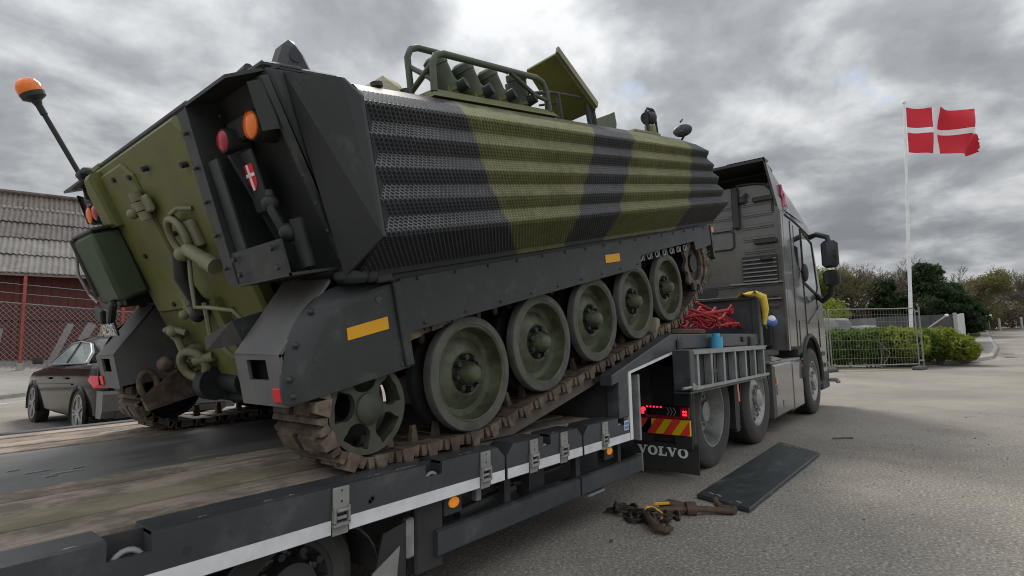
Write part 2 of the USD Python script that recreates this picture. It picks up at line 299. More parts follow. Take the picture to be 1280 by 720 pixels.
    def lathe(s, prof, c=(0, 0, 0), ax='z', n=32, R=None, flip=False):
        """prof: (radius, height) along ax, from low outward order; closed solids should start and end at radius 0."""
        prof = np.asarray(prof, float); ang = np.arange(n)/n*2*np.pi; k = len(prof)
        V = np.stack([prof[:, 0][:, None]*np.cos(ang), prof[:, 0][:, None]*np.sin(ang), np.repeat(prof[:, 1][:, None], n, 1)], -1).reshape(-1, 3)
        f = []
        for i in range(k-1):
            for j in range(n):
                j2 = (j+1) % n; f.append([i*n+j, i*n+j2, (i+1)*n+j2, (i+1)*n+j])
        f = np.array(f)
        if flip: f = f[:, ::-1]
        if ax == 'y': V = V[:, [0, 2, 1]]; f = f[:, ::-1]
        elif ax == 'x': V = V[:, [2, 0, 1]]
        if R is not None: V = V @ np.asarray(R).T
        return s.add(V+np.asarray(c, float), f)
    def cyl(s, a, b, r, n=16, r2=None): return s.tube([a, b], [r, r if r2 is None else r2], n)
    def ball(s, c, r, n=1, sc=(1, 1, 1)):
        m = trimesh.creation.icosphere(n, 1.0); return s.add(m.vertices*np.asarray(sc)*r+np.asarray(c, float), m.faces)
    def text(s, txt, h, R, t, depth=.002, bold=True, width=None):
        m = meshkit.text_mesh(txt, h, depth, bold); v = np.array(m.vertices)
        if width: v[:, 0] *= width/(v[:, 0].max()-v[:, 0].min())
        return s.add(v, m.faces, R, t)
def rotz_path(pts): return np.asarray(pts, float)

# ------------------------------------------------------------------ scene helpers
COUNT, ORIGIN = {}, {}
def numbered(parent, name):
    k = COUNT.get((parent, name), 0); COUNT[(parent, name)] = k+1
    return parent+'/'+(name if k == 0 else '%s_%03d' % (name, k))
def data(path, label=None, cat=None, group=None, kind=None):
    p = stage.GetPrimAtPath(path)
    for k, v in (('label', label), ('category', cat), ('group', group), ('kind', kind)):
        if v: p.SetCustomDataByKey(k, v)
def thing(name, label, cat, loc=(0, 0, 0), group=None, matrix=None):
    path = numbered('/World', name); x = UsdGeom.Xform.Define(stage, path)
    if matrix is not None: x.AddTransformOp().Set(matrix); ORIGIN[path] = np.zeros(3)
    else: x.AddTranslateOp().Set(Gf.Vec3d(*map(float, loc))); ORIGIN[path] = np.array(loc, float)
    data(path, label, cat, group); return path
def part(parent, name, mb, m, smooth=False, label=None, kind=None):
    """A part; its points are given in the thing's own coordinates when it has a matrix, else in world coordinates."""
    if isinstance(mb, MB) and kind is None and len(mb.v) > 1:
        cl = clusters(mb)
        if len(cl) > 1:
            size = max(np.linalg.norm(np.vstack([mb.v[i] for i in c]).max(0)-np.vstack([mb.v[i] for i in c]).min(0)) for c in cl)
            if size < .075 or len(cl) > 60: kind = 'stuff'
            else:
                first = None; off = np.cumsum([0]+[len(v) for v in mb.v])
                for c in cl:
                    s = MB()
                    for i in c: s.add(mb.v[i], mb.f[i]-off[i])
                    p = part(parent, name, s, m, smooth, label, 'single'); first = first or p
                return first
    if kind == 'single': kind = None
    path = numbered(parent, name); o = next((ORIGIN[k] for k in sorted(ORIGIN, key=len, reverse=True) if path == k or path.startswith(k+'/')), np.zeros(3))
    v, f = compact(mb)
    usdkit.mesh(stage, path, (v-o, f), M[m] if isinstance(m, str) else m, smooth)
    data(path, label, kind=kind); return path
def compact(mb):
    v, f = mb.get() if isinstance(mb, MB) else mb; v, f = np.asarray(v), np.asarray(f)
    if f.shape[1] == 4: f = np.vstack([f[:, [0, 1, 2]], f[:, [0, 2, 3]]])
    u, i = np.unique(f, return_inverse=True); return v[u], i.reshape(f.shape)
def clusters(mb):
    """groups of pieces of a mesh whose bounding boxes touch."""
    lo = [v.min(0)-.002 for v in mb.v]; hi = [v.max(0)+.002 for v in mb.v]; n = len(lo); p = list(range(n))
    def find(i):
        while p[i] != i: p[i] = p[p[i]]; i = p[i]
        return i
    L, U = np.array(lo), np.array(hi)
    if n > 400: return [list(range(n))]
    for i in range(n):
        for j in np.nonzero(((L <= U[i]) & (U >= L[i])).all(1))[0]: p[find(int(j))] = find(i)
    g = {}
    for i in range(n): g.setdefault(find(i), []).append(i)
    return list(g.values())
def solo(name, mb, m, label=None, cat=None, group=None, kind=None, smooth=False, loc=None):
    path = numbered('/World', name); v, f = compact(mb)
    g = usdkit.mesh(stage, path, (v if loc is None else v-np.asarray(loc, float), f), M[m] if isinstance(m, str) else m, smooth)
    if loc is not None: UsdGeom.Xformable(g).AddTranslateOp().Set(Gf.Vec3d(*map(float, loc)))
    data(path, label, cat, group, kind); return path

# ------------------------------------------------------------------ ground
KX = [-60, -20, -3, 1.5, 2.7, 3.4, 8, 40, 120]; KY = [2, 8, 13, 16.2, 17.1, 17.9, 22, 31, 45]
def kerb_y(x): return np.interp(x, KX, KY)
def gz(x, y):
    x = np.asarray(x, float); y = np.asarray(y, float); r = np.hypot(x, y)
    far = .033*np.clip(r-27, 0, 75)
    s = (y-kerb_y(x))*.72
    return far + .1*np.clip(s, 0, 7)
def ground_material(name, c, c2, patch, speck, scale=1.0):
    n = {'g': ('geometry', {}), 'a': ('noise_texture', {'scale': .35*scale, 'detail': 6., 'roughness': .65}), 'b': ('noise_texture', {'scale': 4.*scale, 'detail': 6., 'roughness': .7}),
         'v': ('voronoi_texture', {'scale': 75.}), 'd': ('noise_texture', {'scale': 48., 'detail': 4., 'roughness': .75}),
         'ra': ('rgb_ramp', {'ramp': [(.38, c), (.62, c2)]}), 'rb': ('rgb_ramp', {'ramp': [(.5, (0, 0, 0)), (.78, (.7, .7, .7))]}), 'mb': ('mix_color', {'b': patch}),
         'rv': ('rgb_ramp', {'ramp': [(.34, (.55, .55, .55)), (.48, (.98, .98, .98)), (.55, (1.05, 1.05, 1.05)), (.66, speck)]}), 'mv': ('mix_color', {'blend_type': 'multiply', 'fac': 1.0}),
         'bp': ('bump', {'strength': .7, 'distance': .006}), 'p': ('principled_bsdf', {'roughness': .88, 'specular_ior_level': .3})}
    l = [('g.position', 'a.vector'), ('g.position', 'b.vector'), ('g.position', 'v.vector'), ('g.position', 'd.vector'), ('a.fac', 'ra.fac'), ('b.fac', 'rb.fac'), ('rb.color', 'mb.fac'), ('ra.color', 'mb.a'),
         ('d.fac', 'rv.fac'), ('mb.result', 'mv.a'), ('rv.color', 'mv.b'), ('mv.result', 'p.base_color'), ('v.distance', 'bp.height'), ('bp.normal', 'p.normal')]
    return mat(name, n, l)
M['asphalt'] = ground_material('worn_asphalt', (.215, .197, .174), (.30, .276, .245), (.18, .166, .147), (2.2, 2.15, 2.05))
M['paving'] = ground_material('pale_pavement', (.26, .25, .23), (.33, .315, .295), (.15, .14, .13), (1.25, 1.25, 1.2))
M['verge'] = ground_material('grass_verge', (.05, .065, .022), (.085, .10, .035), (.10, .09, .05), (1.3, 1.3, 1.2), 2.)
M['gravel'] = ground_material('gravel_strip', (.24, .21, .17), (.33, .29, .24), (.15, .13, .10), (1.4, 1.4, 1.35), 2.)
def sheet(poly, dz, step=2.0):
    g = Polygon(poly); mb = MB(); x0, y0, x1, y1 = g.bounds
    for i in range(int((x1-x0)/step)+1):
        for j in range(int((y1-y0)/step)+1):
            c = g.intersection(sbox(x0+i*step, y0+j*step, x0+(i+1)*step, y0+(j+1)*step))
            for q in getattr(c, 'geoms', [c]):
                if q.geom_type != 'Polygon' or q.area < 1e-6: continue
                h = q.convex_hull; p = np.array(h.exterior.coords)[:-1]
                if not h.exterior.is_ccw: p = p[::-1]
                v = np.c_[p, gz(p[:, 0], p[:, 1])+dz]; mb.add(v, [[0, k, k+1] for k in range(1, len(p)-1)])
    return mb
def make_ground():
    ax = np.unique(np.concatenate([np.linspace(-900, -60, 15), np.arange(-60, 130, 1.5), np.linspace(130, 900, 16)]))
    ay = np.unique(np.concatenate([np.linspace(-900, -60, 15), np.arange(-60, 100, 1.5), np.linspace(100, 900, 16)]))
    X, Y = np.meshgrid(ax, ay); Z = gz(X, Y); n = len(ax)
    idx = np.arange(X.size).reshape(X.shape); f = np.stack([idx[:-1, :-1], idx[:-1, 1:], idx[1:, 1:], idx[1:, :-1]], -1).reshape(-1, 4)
    mb = MB().add(np.c_[X.ravel(), Y.ravel(), Z.ravel()], f)
    solo('asphalt_yard', mb, 'asphalt', kind='structure', smooth=True)
    # left: kerb, gutter line, pavement
    xs = np.concatenate([np.arange(-20, 2, 2.), np.arange(2, 6, .5), np.arange(6, 30, 2.)]); ys = kerb_y(xs)
    k = MB()
    for a in range(len(xs)-1):
        p, q = np.array([xs[a], ys[a]]), np.array([xs[a+1], ys[a+1]]); d = (q-p)/np.linalg.norm(q-p); nn = np.array([-d[1], d[0]])*.16; q = q-d*.012
        z = float(gz(*p))
        k.hull([[*(p), z-.1], [*(q), z-.1], [*(p+nn), z-.1], [*(q+nn), z-.1], [*(p+nn*.12), z+.13], [*(q+nn*.12), z+.13], [*(p+nn), z+.135], [*(q+nn), z+.135]])
    solo('kerb', k, 'concrete', kind='structure')
    line = list(zip(xs, ys+.2)); solo('pavement', sheet(line+[(30, 60), (-20, 60)], .125), 'paving', kind='structure')
    g = [(a, b-1.35) for a, b in zip(xs, ys)]+[(a, b-1.05) for a, b in list(zip(xs, ys))[::-1]]
    solo('road_marking', sheet(g, .004), 'whitepaint' if False else M['gutter'], kind='structure')
    g = [(a, b-.55) for a, b in zip(xs, ys)]+[(a, b-.02) for a, b in list(zip(xs, ys))[::-1]]
    solo('gutter', sheet(g, .005), 'paving', kind='structure')
    # right: pavement island behind the site fence
    isl = [(25.0, 9), (25.2, 2.7), (26.0, .2), (27.0, -1.0), (28.5, -1.9), (30.3, -2.5), (37, -2.9), (52, -3.0), (75, -3.4), (75, 14), (40, 16)]
    solo('pavement', sheet(isl, .11), 'paving', kind='structure')
    k = MB(); pts = isl[1:9]
    for a in range(len(pts)-1):
        p, q = np.array(pts[a]), np.array(pts[a+1]); L = np.linalg.norm(q-p); d = (q-p)/L; nn = np.array([d[1], -d[0]])*.15; m = max(1, int(L/3))
        for i in range(m):
            p1, q1 = p+d*L*i/m, p+d*(L*(i+1)/m-.012); z = float(gz(*p1)); z2 = float(gz(*q1))
            k.hull([[*p1, z-.1], [*q1, z2-.1], [*(p1+nn), z-.1], [*(q1+nn), z2-.1], [*p1, z+.125], [*q1, z2+.125], [*(p1+nn*.85), z+.12], [*(q1+nn*.85), z2+.12]])
    solo('kerb', k, 'concrete', kind='structure')
    solo('gravel_strip', sheet([(18.5, 6.5), (21.0, 1.5), (23.2, -.95), (25.5, -1.0), (25.9, .2), (25.0, 2.6), (24.5, 7)], .006), 'gravel', kind='structure')
    solo('grass_verge', sheet([(40, .4), (40, -1.6), (52, -2.6), (75, -3.0), (75, 13), (42, 14)], .118), 'verge', kind='structure')
M['gutter'] = paint('worn_road_marking', (.32, .31, .30), (.48, .47, .46), .8, 2., dust=(.2, .19, .18), dlo=.4, dhi=.7)
make_ground()
def make_grit():
    g = np.random.default_rng(4); n = 900; x = g.uniform(1.5, 11, n); y = -.2-g.gamma(1.6, 1.3, n); s_ = g.gamma(2.0, .0016, n)+.0018; o = np.array([[1, 0, 0], [-1, 0, 0], [0, 1, 0], [0, -1, 0], [0, 0, .7], [0, 0, -.7]]); f = np.array([[0, 2, 4], [2, 1, 4], [1, 3, 4], [3, 0, 4], [2, 0, 5], [1, 2, 5], [3, 1, 5], [0, 3, 5]])
    V = (o[None]*g.uniform(.6, 1.3, (n, 6, 1)))*s_[:, None, None]+np.stack([x, y, s_*.35], 1)[:, None]; F = (f[None]+6*np.arange(n)[:, None, None]).reshape(-1, 3)
    solo('loose_grit', (V.reshape(-1, 3), F), 'gravel', 'loose pale grit scattered over the asphalt in the foreground', 'grit', kind='stuff')
make_grit()

# ------------------------------------------------------------------ armoured personnel carrier (vehicle frame: x forward, y left, z up)
HP, TH = 0.20790772697374504, (2.22265618, 1.37631785, 0.65792952)
cb, sb = math.cos(HP), math.sin(HP)
APC_M = Gf.Matrix4d(cb, 0, sb, 0, 0, 1, 0, 0, -sb, 0, cb, 0, *TH, 1)
def WL(x, z):
    c, s = math.cos(.03), math.sin(.03); return (-.5+(x+.5)*c-(z-.93)*s, .93+(x+.5)*s+(z-.93)*c)
def ramp_x(z): return -.945+(1.82-z)*.27

def make_apc():
    A = thing('armoured_personnel_carrier', 'tracked armoured carrier in black and olive camouflage parked nose up on the low loader', 'armoured vehicle', matrix=APC_M)
    # ---- hull
    h = MB()
    h.bevprism([(-.86, 1.82), (-.70, 1.84), (2.85, 1.84), (3.70, 1.25), (3.68, .97), (-.62, .97)], 'y', -1.255, 1.255, .025)
    h.bevprism([(-.60, .97), (3.6, .97), (3.5, .62), (3.15, .42), (-.50, .42)], 'y', -.84, .84, .02)
    hull = part(A, 'hull', h, 'olive')
    # roof lip over the ramp
    m = MB(); m.box((-.915, 0, 1.845), (.09, 1.42, .035), bev=.012); m.bx(-.88, -.70, -1.25, 1.25, 1.842, 1.872, .01)
    part(A, 'roof_lip', m, 'dark')
    # ---- ramp with its door
    def rp(y, z, d=0.0): return np.array([ramp_x(z)-d*.965, y, z-d*.26])
    def slab(mb, poly, d0, d1, bev=.012):
        """a slab lying on the sloping rear plate; poly in (y, z)."""
        mb.bevprism(np.asarray(poly), 'x', 0, 1, .0001) if False else None
        p = np.asarray(poly, float); c = p.mean(0); pts = []
        for y, z in p: pts += [rp(y, z, d0), rp(y, z, d1-bev)]
        ins = c+(p-c)*(1-bev/np.linalg.norm(p-c, axis=1)[:, None]*1.3)
        for y, z in ins: pts.append(rp(y, z, d1))
        mb.hull(pts)
    r = MB(); slab(r, [(-.66, .46), (.66, .46), (.68, 1.76), (.63, 1.82), (-.63, 1.82), (-.68, 1.76)], -.02, .055, .02)
    ramp = part(A, 'rear_ramp', r, 'olive')
    r = MB(); slab(r, [(.01, .955), (.60, .955), (.60, 1.66), (.54, 1.775), (.10, 1.775), (.01, 1.70)], .04, .072)
    door = part(A, 'rear_door', r, 'olive')
    r = MB(); slab(r, [(.43, 1.50), (.585, 1.50), (.585, 1.73), (.53, 1.80), (.43, 1.80)], .06, .125, .02); part(A, 'door_rim', r, 'olive')
    for z in (1.54, .965):
        r = MB()
        for k, dz in enumerate((-.05, 0, .05)): r.cyl(rp(.005, z+dz-.022, .10), rp(.005, z+dz+.022, .10), .032, 12)
        r.box(rp(-.05, z, .085), (.03, .09, .09), rotm('y', -.26), .01); r.box(rp(.06, z, .095), (.035, .10, .06), rotm('y', -.26), .01)
        r.ball(rp(.10, z-.02, .12), .03)
        part(A, 'door_hinge', r, 'olive2', 40)
    r = MB()
    for (y, z) in [(-.17, 1.69), (.04, 1.69), (-.13, 1.36), (-.58, 1.62), (-.36, .92), (-.32, .55), (.25, 1.72), (.35, 1.3), (.3, 1.0), (-.5, .7)]: r.cyl(rp(y, z, .05), rp(y, z, .085), .014, 8)
    part(A, 'ramp_bolts', r, 'dark2')
    # door handle linkage: loops of rod and a grip on the right of the ramp
    r = MB(); loop = [rp(-.27+.06*math.cos(t)*1.4, 1.34+.09*math.sin(t), .11) for t in np.linspace(0, 2*math.pi, 15)[:-1]]
    r.tube(loop, .019, 8, closed=True); r.tube([rp(-.24, 1.40, .06), rp(-.28, 1.45, .10), rp(-.38, 1.46, .10), rp(-.44, 1.44, .06)], .012); r.cyl(rp(-.33, 1.27, .12), rp(-.54, 1.18, .14), .034, 12); r.cyl(rp(-.50, 1.20, .14), rp(-.58, 1.16, .14), .040, 12)
    r.ball(rp(-.25, 1.255, .12), .040, 2); r.box(rp(-.33, 1.33, .07), (.04, .16, .14), rotm('y', -.26), .01)
    part(A, 'door_handle', r, 'olive2', 50)
    r = MB(); r.tube([rp(-.22, 1.27, .12), rp(-.20, 1.15, .16), rp(-.19, 1.03, .14), rp(-.17, .97, .11)], .034, 10); r.cyl(rp(-.17, 1.0, .12), rp(-.15, .95, .12), .05, 12); r.ball(rp(-.06, .93, .12), .038, 2)
    part(A, 'handle_rod', r, 'dark2', 50)
    r = MB(); r.tube([rp(-.26, 1.24, .10), rp(-.32, 1.12, .17), rp(-.30, 1.0, .20), rp(-.44, .99, .20), rp(-.58, .95, .16), rp(-.64, .80, .12)], .011, 8); r.tube([rp(-.27, 1.0, .14), rp(-.29, .85, .19), rp(-.36, .72, .17), rp(-.5, .66, .12)], .012, 6)
    part(A, 'door_cable', r, 'olive2', 50)
    r = MB(); slab(r, [(-.30, .58), (-.20, .58), (-.20, .99), (-.28, 1.0)], .04, .10); part(A, 'ramp_rib', r, 'olive')
    # tow pintle and low fittings
    r = MB(); r.tube([rp(.30+.09*math.cos(t), .64+.085*math.sin(t), .13+.03*math.cos(t)) for t in np.linspace(0, 2*math.pi, 17)[:-1]], .028, 8, closed=True); r.box(rp(.33, .70, .08), (.10, .12, .1), None, .02); r.cyl(rp(.40, .64, .05), rp(.44, .62, .16), .035); r.cyl(rp(.15, .66, .06), rp(.26, .66, .13), .03)
    part(A, 'tow_pintle', r, 'olive2', 50)
    r = MB(); r.cyl(rp(.38, .83, .06), rp(.41, .80, .13), .03); r.tube([rp(.52, .83, .10), rp(.42, .87, .14), rp(.34, .88, .14), rp(.26, .83, .10)], .02); r.cyl(rp(.36, .87, .12), rp(.33, .72, .14), .022); r.ball(rp(.33, .86, .14), .035)
    part(A, 'ramp_latch', r, 'olive2', 50)
    r = MB(); r.cyl(rp(.52, .50, .02), rp(.0, .47, .02), .075, 14); r.cyl(rp(.30, .50, .1), rp(.2, .50, .1), .10, 14); r.cyl(rp(-.3, .47, .03), rp(-.6, .46, .03), .06, 12); r.bx(-.62, -.45, -.8, .8, .34, .43, .02)
    part(A, 'ramp_hinge_bar', r, 'dark2', 40)
    for s in (1,):
        r = MB(); r.hull([(-.60, s*.82, .60), (-.60, s*.72, .60), (-.92, s*.78, .43), (-.92, s*.74, .43), (-.60, s*.82, .36), (-.60, s*.72, .36), (-.90, s*.79, .34), (-.90, s*.73, .34)]); r.tube([(-.86+.05*math.cos(t), s*.78, .50+.085*math.sin(t)) for t in np.linspace(0, 2*math.pi, 13)[:-1]], .020, 8, closed=True); r.ball((-.80, s*.60, .62), .05, 2); r.cyl((-.62, s*.60, .62), (-.82, s*.60, .60), .035, 10)
        part(A, 'tow_shackle', r, 'track', 50)
    # ---- rear corner light guards, both sides
    for s in (-1, 1):
        def q(x, y, z): return (x, s*-y, z)       # y given for the right side (negative)
        g = MB()
        def plate(pts, t):                         # convex plate: pts and its copy moved by t
            pts = np.array([q(*p) for p in pts]); t = np.array([t[0], s*-t[1], t[2]]); g.hull(np.vstack([pts, pts+t]))
        plate([(-1.0, -.80, 1.80), (-.80, -.80, 1.84), (-.66, -.80, 1.02), (-.915, -.80, 1.01)] if s == -1 else [(-.95, -.80, 1.45), (-.75, -.80, 1.45), (-.66, -.80, 1.02), (-.915, -.80, 1.01)], (0, .012, 0))
        plate([(-1.0, -.80, 1.80), (-1.0, -1.18, 1.80), (-.81, -1.26, 1.845), (-.78, -.80, 1.845)], (0, 0, .014))
        plate([(-.925, -.80, 1.16), (-.925, -1.23, 1.17), (-.91, -1.23, 1.02), (-.91, -.80, 1.01)], (.012, 0, 0))
        plate([(-.925, -.80, 1.01), (-.91, -1.23, 1.02), (-.68, -1.23, 1.02), (-.66, -.80, 1.01)], (0, 0, .012))
        guard = part(A, 'light_guard', g, 'dark')
        g = MB(); plate([(-.998, -.787, 1.795), (-.985, -.787, 1.795), (-.90, -.787, 1.02), (-.913, -.787, 1.02)] if s == -1 else [(-.945, -.787, 1.44), (-.93, -.787, 1.44), (-.90, -.787, 1.02), (-.913, -.787, 1.02)], (0, .085, 0)); part(A, 'guard_flange', g, 'dark')
        g = MB(); plate([(-.93, -1.205, 1.79), (-.89, -1.255, 1.79), (-.865, -1.255, 1.60), (-.90, -1.205, 1.60)], (.012, 0, 0)); part(A, 'guard_bracket', g, 'dark')
        # the recess behind the lights
        g = MB(); plate([(-.872, -.70, 1.825), (-.872, -1.262, 1.825), (-.632, -1.262, .975), (-.632, -.70, .975)], (.02, 0, 0)); part(A, 'recess_panel', g, 'dark2')
        g = MB(); g.prism([(-.874, 1.836), (-.74, 1.838), (-.50, .975), (-.634, .975)], 'y', s*1.2555, s*1.2595); part(A, 'corner_plate', g, 'dark')
        # lights
        c = q(-.90, -1.125, 1.645); b = MB(); b.lathe([(0, 0), (.060, 0), (.066, .015), (.066, .13), (.05, .17), (0, .17)], c, 'x', 24); lamp = part(A, 'turn_lamp', b, 'dark2', 40)
        b = MB(); b.lathe([(.056, -.006), (.056, 0.004), (0, .004)], c, 'x', 24, flip=False); b.lathe([(0, -.016), (.03, -.014), (.05, -.006), (.056, .002)], c, 'x', 24); part(lamp, 'lens', b, 'orangelens', 60)
        c = q(-.925, -.915, 1.63); b = MB(); b.lathe([(0, 0), (.050, 0), (.055, .012), (.05, .10), (0, .10)], c, 'x', 24); lamp = part(A, 'tail_lamp', b, 'dark2', 40)
        b = MB(); b.lathe([(0, -.014), (.03, -.012), (.044, -.004), (.048, .002), (0, .002)], c, 'x', 24); part(lamp, 'lens', b, 'redlamp', 60)
        b = MB(); b.box(q(-.855, -1.03, 1.67), (.05, .30, .10), None, .01); b.cyl(q(-.86, -1.125, 1.645), q(-.82, -1.125, 1.645), .045); part(A, 'lamp_bracket', b, 'dark2')
        if s == -1:
            b = MB(); b.hull([(-.955, -.812, 1.56), (-.955, -.90, 1.56), (-.885, -.812, 1.04), (-.885, -.90, 1.04), (-.945, -.812, 1.56), (-.945, -.90, 1.56), (-.875, -.812, 1.04), (-.875, -.90, 1.04)]); part(A, 'inner_flange', b, 'dark')
            b = MB(); b.box((-.86, -1.0, 1.44), (.012, .12, .26), rotm('y', -.16), .003); shield_plate = part(A, 'badge_plate', b, 'dark2')
            sh = [(q_*.78, w_*.78) for q_, w_ in [(-.045, .07), (.045, .07), (.045, -.01), (.035, -.04), (0, -.075), (-.035, -.04), (-.045, -.01)]]
            R = rotm('y', -.16); b = MB(); b.prism([(-y, z) for y, z in sh][::-1], 'x', -.006, 0, R, (-.866, -1.0, 1.46)); bd = part(A, 'flag_badge', b, 'red')
            b = MB(); b.box((0, 0, 0), (.003, .014, .108), None, 0, (0, 0, 0)); b2 = MB(); v, f = b.get(); b2.add(v, f, R, (-.8735, -.995, 1.458)); b = MB().box((0, 0, .010), (.003, .068, .014)); v, f = b.get(); b2.add(v, f, R, (-.8735, -1.0, 1.458)); part(bd, 'white_cross', b2, 'whitepaint')
            b = MB(); b.tube([q(-.86, -1.10, 1.38), q(-.88, -1.13, 1.30), q(-.86, -1.15, 1.22), q(-.80, -1.16, 1.12)], .018); b.ball(q(-.87, -1.11, 1.33), .035, 2); b.ball(q(-.84, -1.16, 1.2), .04, 2); b.cyl(q(-.82, -1.2, 1.25), q(-.8, -1.2, 1.05), .03); part(A, 'socket_and_cable', b, 'dark2', 50)
    # weld beads and scattered bolt heads on the big plates
    b = MB()
    for k in range(16): b.ball((-.30+.26*k, -1.284, .925+.0005*k), .009, 1)
    for k in range(9): b.ball((-.30+.29*k, -1.284, .71+.003*k), .008, 1)
    part(A, 'skirt_bolts', b, 'dark', kind='stuff')
    b = MB()
    for k in range(7): x, z = -.865+.033*k, 1.76-.115*k; b.ball((x-.012, -1.245, z), .011, 1); b.ball((x-.012, -.84, z), .010, 1)
    part(A, 'recess_bolts', b, 'dark', kind='stuff')
    b = MB()
    for k in range(5): x, z = -.985+.016*k, 1.70-.15*k; b.ball((x-.012, -.745, z), .010, 1)
    part(A, 'flange_bolts', b, 'dark', kind='stuff')
    b = MB(); b.hull([(-.90, -1.235, 1.80), (-.90, -1.262, 1.80), (-.66, -1.235, 1.0), (-.66, -1.262, 1.0), (-.865, -1.235, 1.81), (-.865, -1.262, 1.81), (-.625, -1.235, 1.0), (-.625, -1.262, 1.0)]); part(A, 'corner_post', b, 'dark')
    b = MB(); b.hull([(-.93, -.965, 1.56), (-.93, -.945, 1.56), (-.72, -.965, 1.03), (-.72, -.945, 1.03), (-.84, -.965, 1.60), (-.84, -.945, 1.60), (-.66, -.965, 1.03), (-.66, -.945, 1.03)]); part(A, 'recess_rib', b, 'dark2')
    # bolts on guard
    b = MB()
    for y, z in [(-.85, 1.13), (-.88, 1.06), (-1.18, 1.14), (-1.2, 1.06)]: b.cyl((-.93, y, z), (-.945, y, z), .012, 8)
    part(A, 'guard_bolts', b, 'dark')
    # ---- left rear stowage: green box, number plate and flaps
    b = MB(); b.box((-.955, .71, 1.265), (.17, .38, .42), rotm('y', -.22), .022); bo = part(A, 'stowage_box', b, 'boxgreen', 40)
    b = MB(); b.box((-1.045, .87, 1.28), (.03, .025, .37), rotm('y', -.20), .008); b.box((-.985, .71, 1.485), (.18, .40, .025), rotm('y', -.20), .008); part(bo, 'lid_strap', b, 'dark')
    b = MB(); b.tube([(-1.06, .91, 1.44), (-1.07, .93, 1.25), (-1.03, .94, 1.12), (-1.01, .89, 1.06)], .009); part(bo, 'strap', b, 'steel')
    b = MB(); b.box((-1.0, .80, .885), (.012, .27, .085), rotm('y', -.1), .003); pl = part(A, 'number_plate', b, 'glossblack')
    b = MB(); Rt = rotm('y', -.1) @ np.array([[0, 0, -1.], [-1, 0, 0], [0, 1, 0]]); b.text('42.503', .062, Rt, (-1.009, .90, .855), .002, False, .215); part(pl, 'lettering', b, 'whitepaint')
    b = MB(); b.text('▲' if False else 'I', .05, Rt, (-1.008, .935, .857), .002, True, .018); part(pl, 'lettering', b, 'yellow')
    b = MB(); b.box((-1.0, .93, .985), (.03, .12, .09), rotm('x', .35), .008); b.box((-1.0, .70, .99), (.04, .05, .17), rotm('x', .8), .01); part(A, 'plate_lamp', b, 'dark')
    # ---- fenders at both rear corners
    for s in (-1, 1):
        o = -s if False else s
        def q(x, y, z): return (x, s*abs(y)*(1 if y < 0 else 1), z)
        Y = lambda y: s*y
        fb = MB()
        # box behind the plate: top slope, rear face built round a square hole, inner wall
        def pl4(p, t): p = np.array([(x, Y(y), z) for x, y, z in p]); t = np.array([t[0], Y(t[1]), t[2]]); fb.hull(np.vstack([p, p+t]))
        pl4([(-1.0, .83, .73), (-1.0, 1.205, .72), (-.72, 1.205, .985), (-.72, .83, 1.005)], (.004, 0, -.014))
        x0, x1, z0, z1, y0, y1 = -1.0, -.986, .508, .720, .83, 1.205
        hy0, hy1, hz0, hz1 = .93, 1.095, .615, .70
        for a, b_, c, d in ((y0, hy0, z0, z1), (hy1, y1, z0, z1), (hy0, hy1, z0, hz0), (hy0, hy1, hz1, z1)): fb.bx(x0, x1, Y(a), Y(b_), c, d)
        pl4([(-.986, .83, .508), (-.986, .83, .725), (-.72, .83, 1.0), (-.60, .83, .99), (-.60, .83, .508)], (0, .012, 0))
        pl4([(-.986, .83, .508), (-.986, 1.205, .508), (-.90, 1.205, .508), (-.90, .83, .508)], (0, 0, .012))
        part(A, 'rear_fender_box', fb, 'fenderpaint')
        fb = MB(); fb.bx(-.955, -.945, Y(.90), Y(1.13), .58, .715); part(A, 'fender_recess', fb, 'glossblack')
        arc = [(-.405, .93), (-.60, .952)]+[(-.64-.376*math.sin(t), .523+.43*math.cos(t)) for t in np.linspace(.12, math.pi/2, 16)]+[(-.80, .523), (-.415, .523)]
        fb = MB(); c_ = np.array((-.56, .68)); rings = []
        for k, (ins, yy) in enumerate(((0, 1.19), (0, 1.206), (.022, 1.234), (.048, 1.256), (.072, 1.266), (.095, 1.270))):
            p = np.array(arc); q2 = p.copy(); m_ = (p[:, 0] < -.50) & (p[:, 1] > .535); dd = (c_-p)/np.linalg.norm(c_-p, axis=1, keepdims=True); q2[m_] += dd[m_]*ins; low = (p[:, 1] <= .535) & (p[:, 0] < -.95); q2[low, 0] += ins; rings.append([(x, Y(yy), z) for x, z in q2])
        rr = np.array(rings); nr_, na_ = rr.shape[:2]; ii = np.arange(nr_*na_).reshape(nr_, na_); ff = []
        for i in range(nr_-1):
            for j in range(na_): ff.append([ii[i, j], ii[i, (j+1) % na_], ii[i+1, (j+1) % na_], ii[i+1, j]])
        ff = np.array(ff); ff = np.vstack([ff[:, [0, 1, 2]], ff[:, [0, 2, 3]]]); vv = np.vstack([rr.reshape(-1, 3), [[-.66, Y(1.270), .70]]]); ff = np.vstack([ff, [[ii[-1, j], ii[-1, (j+1) % na_], len(vv)-1] for j in range(na_)]])
        fb.add(vv, ff if s == -1 else ff[:, ::-1]); fpl = part(A, 'fender_plate', fb, 'dark', 30)
        fb = MB()
        for (x, z) in [(-.535, .86), (-.455, .55)]: fb.cyl((x, Y(1.26), z), (x, Y(1.2725), z), .016, 12)
        part(A, 'fender_hole', fb, 'glossblack')
        fb = MB()
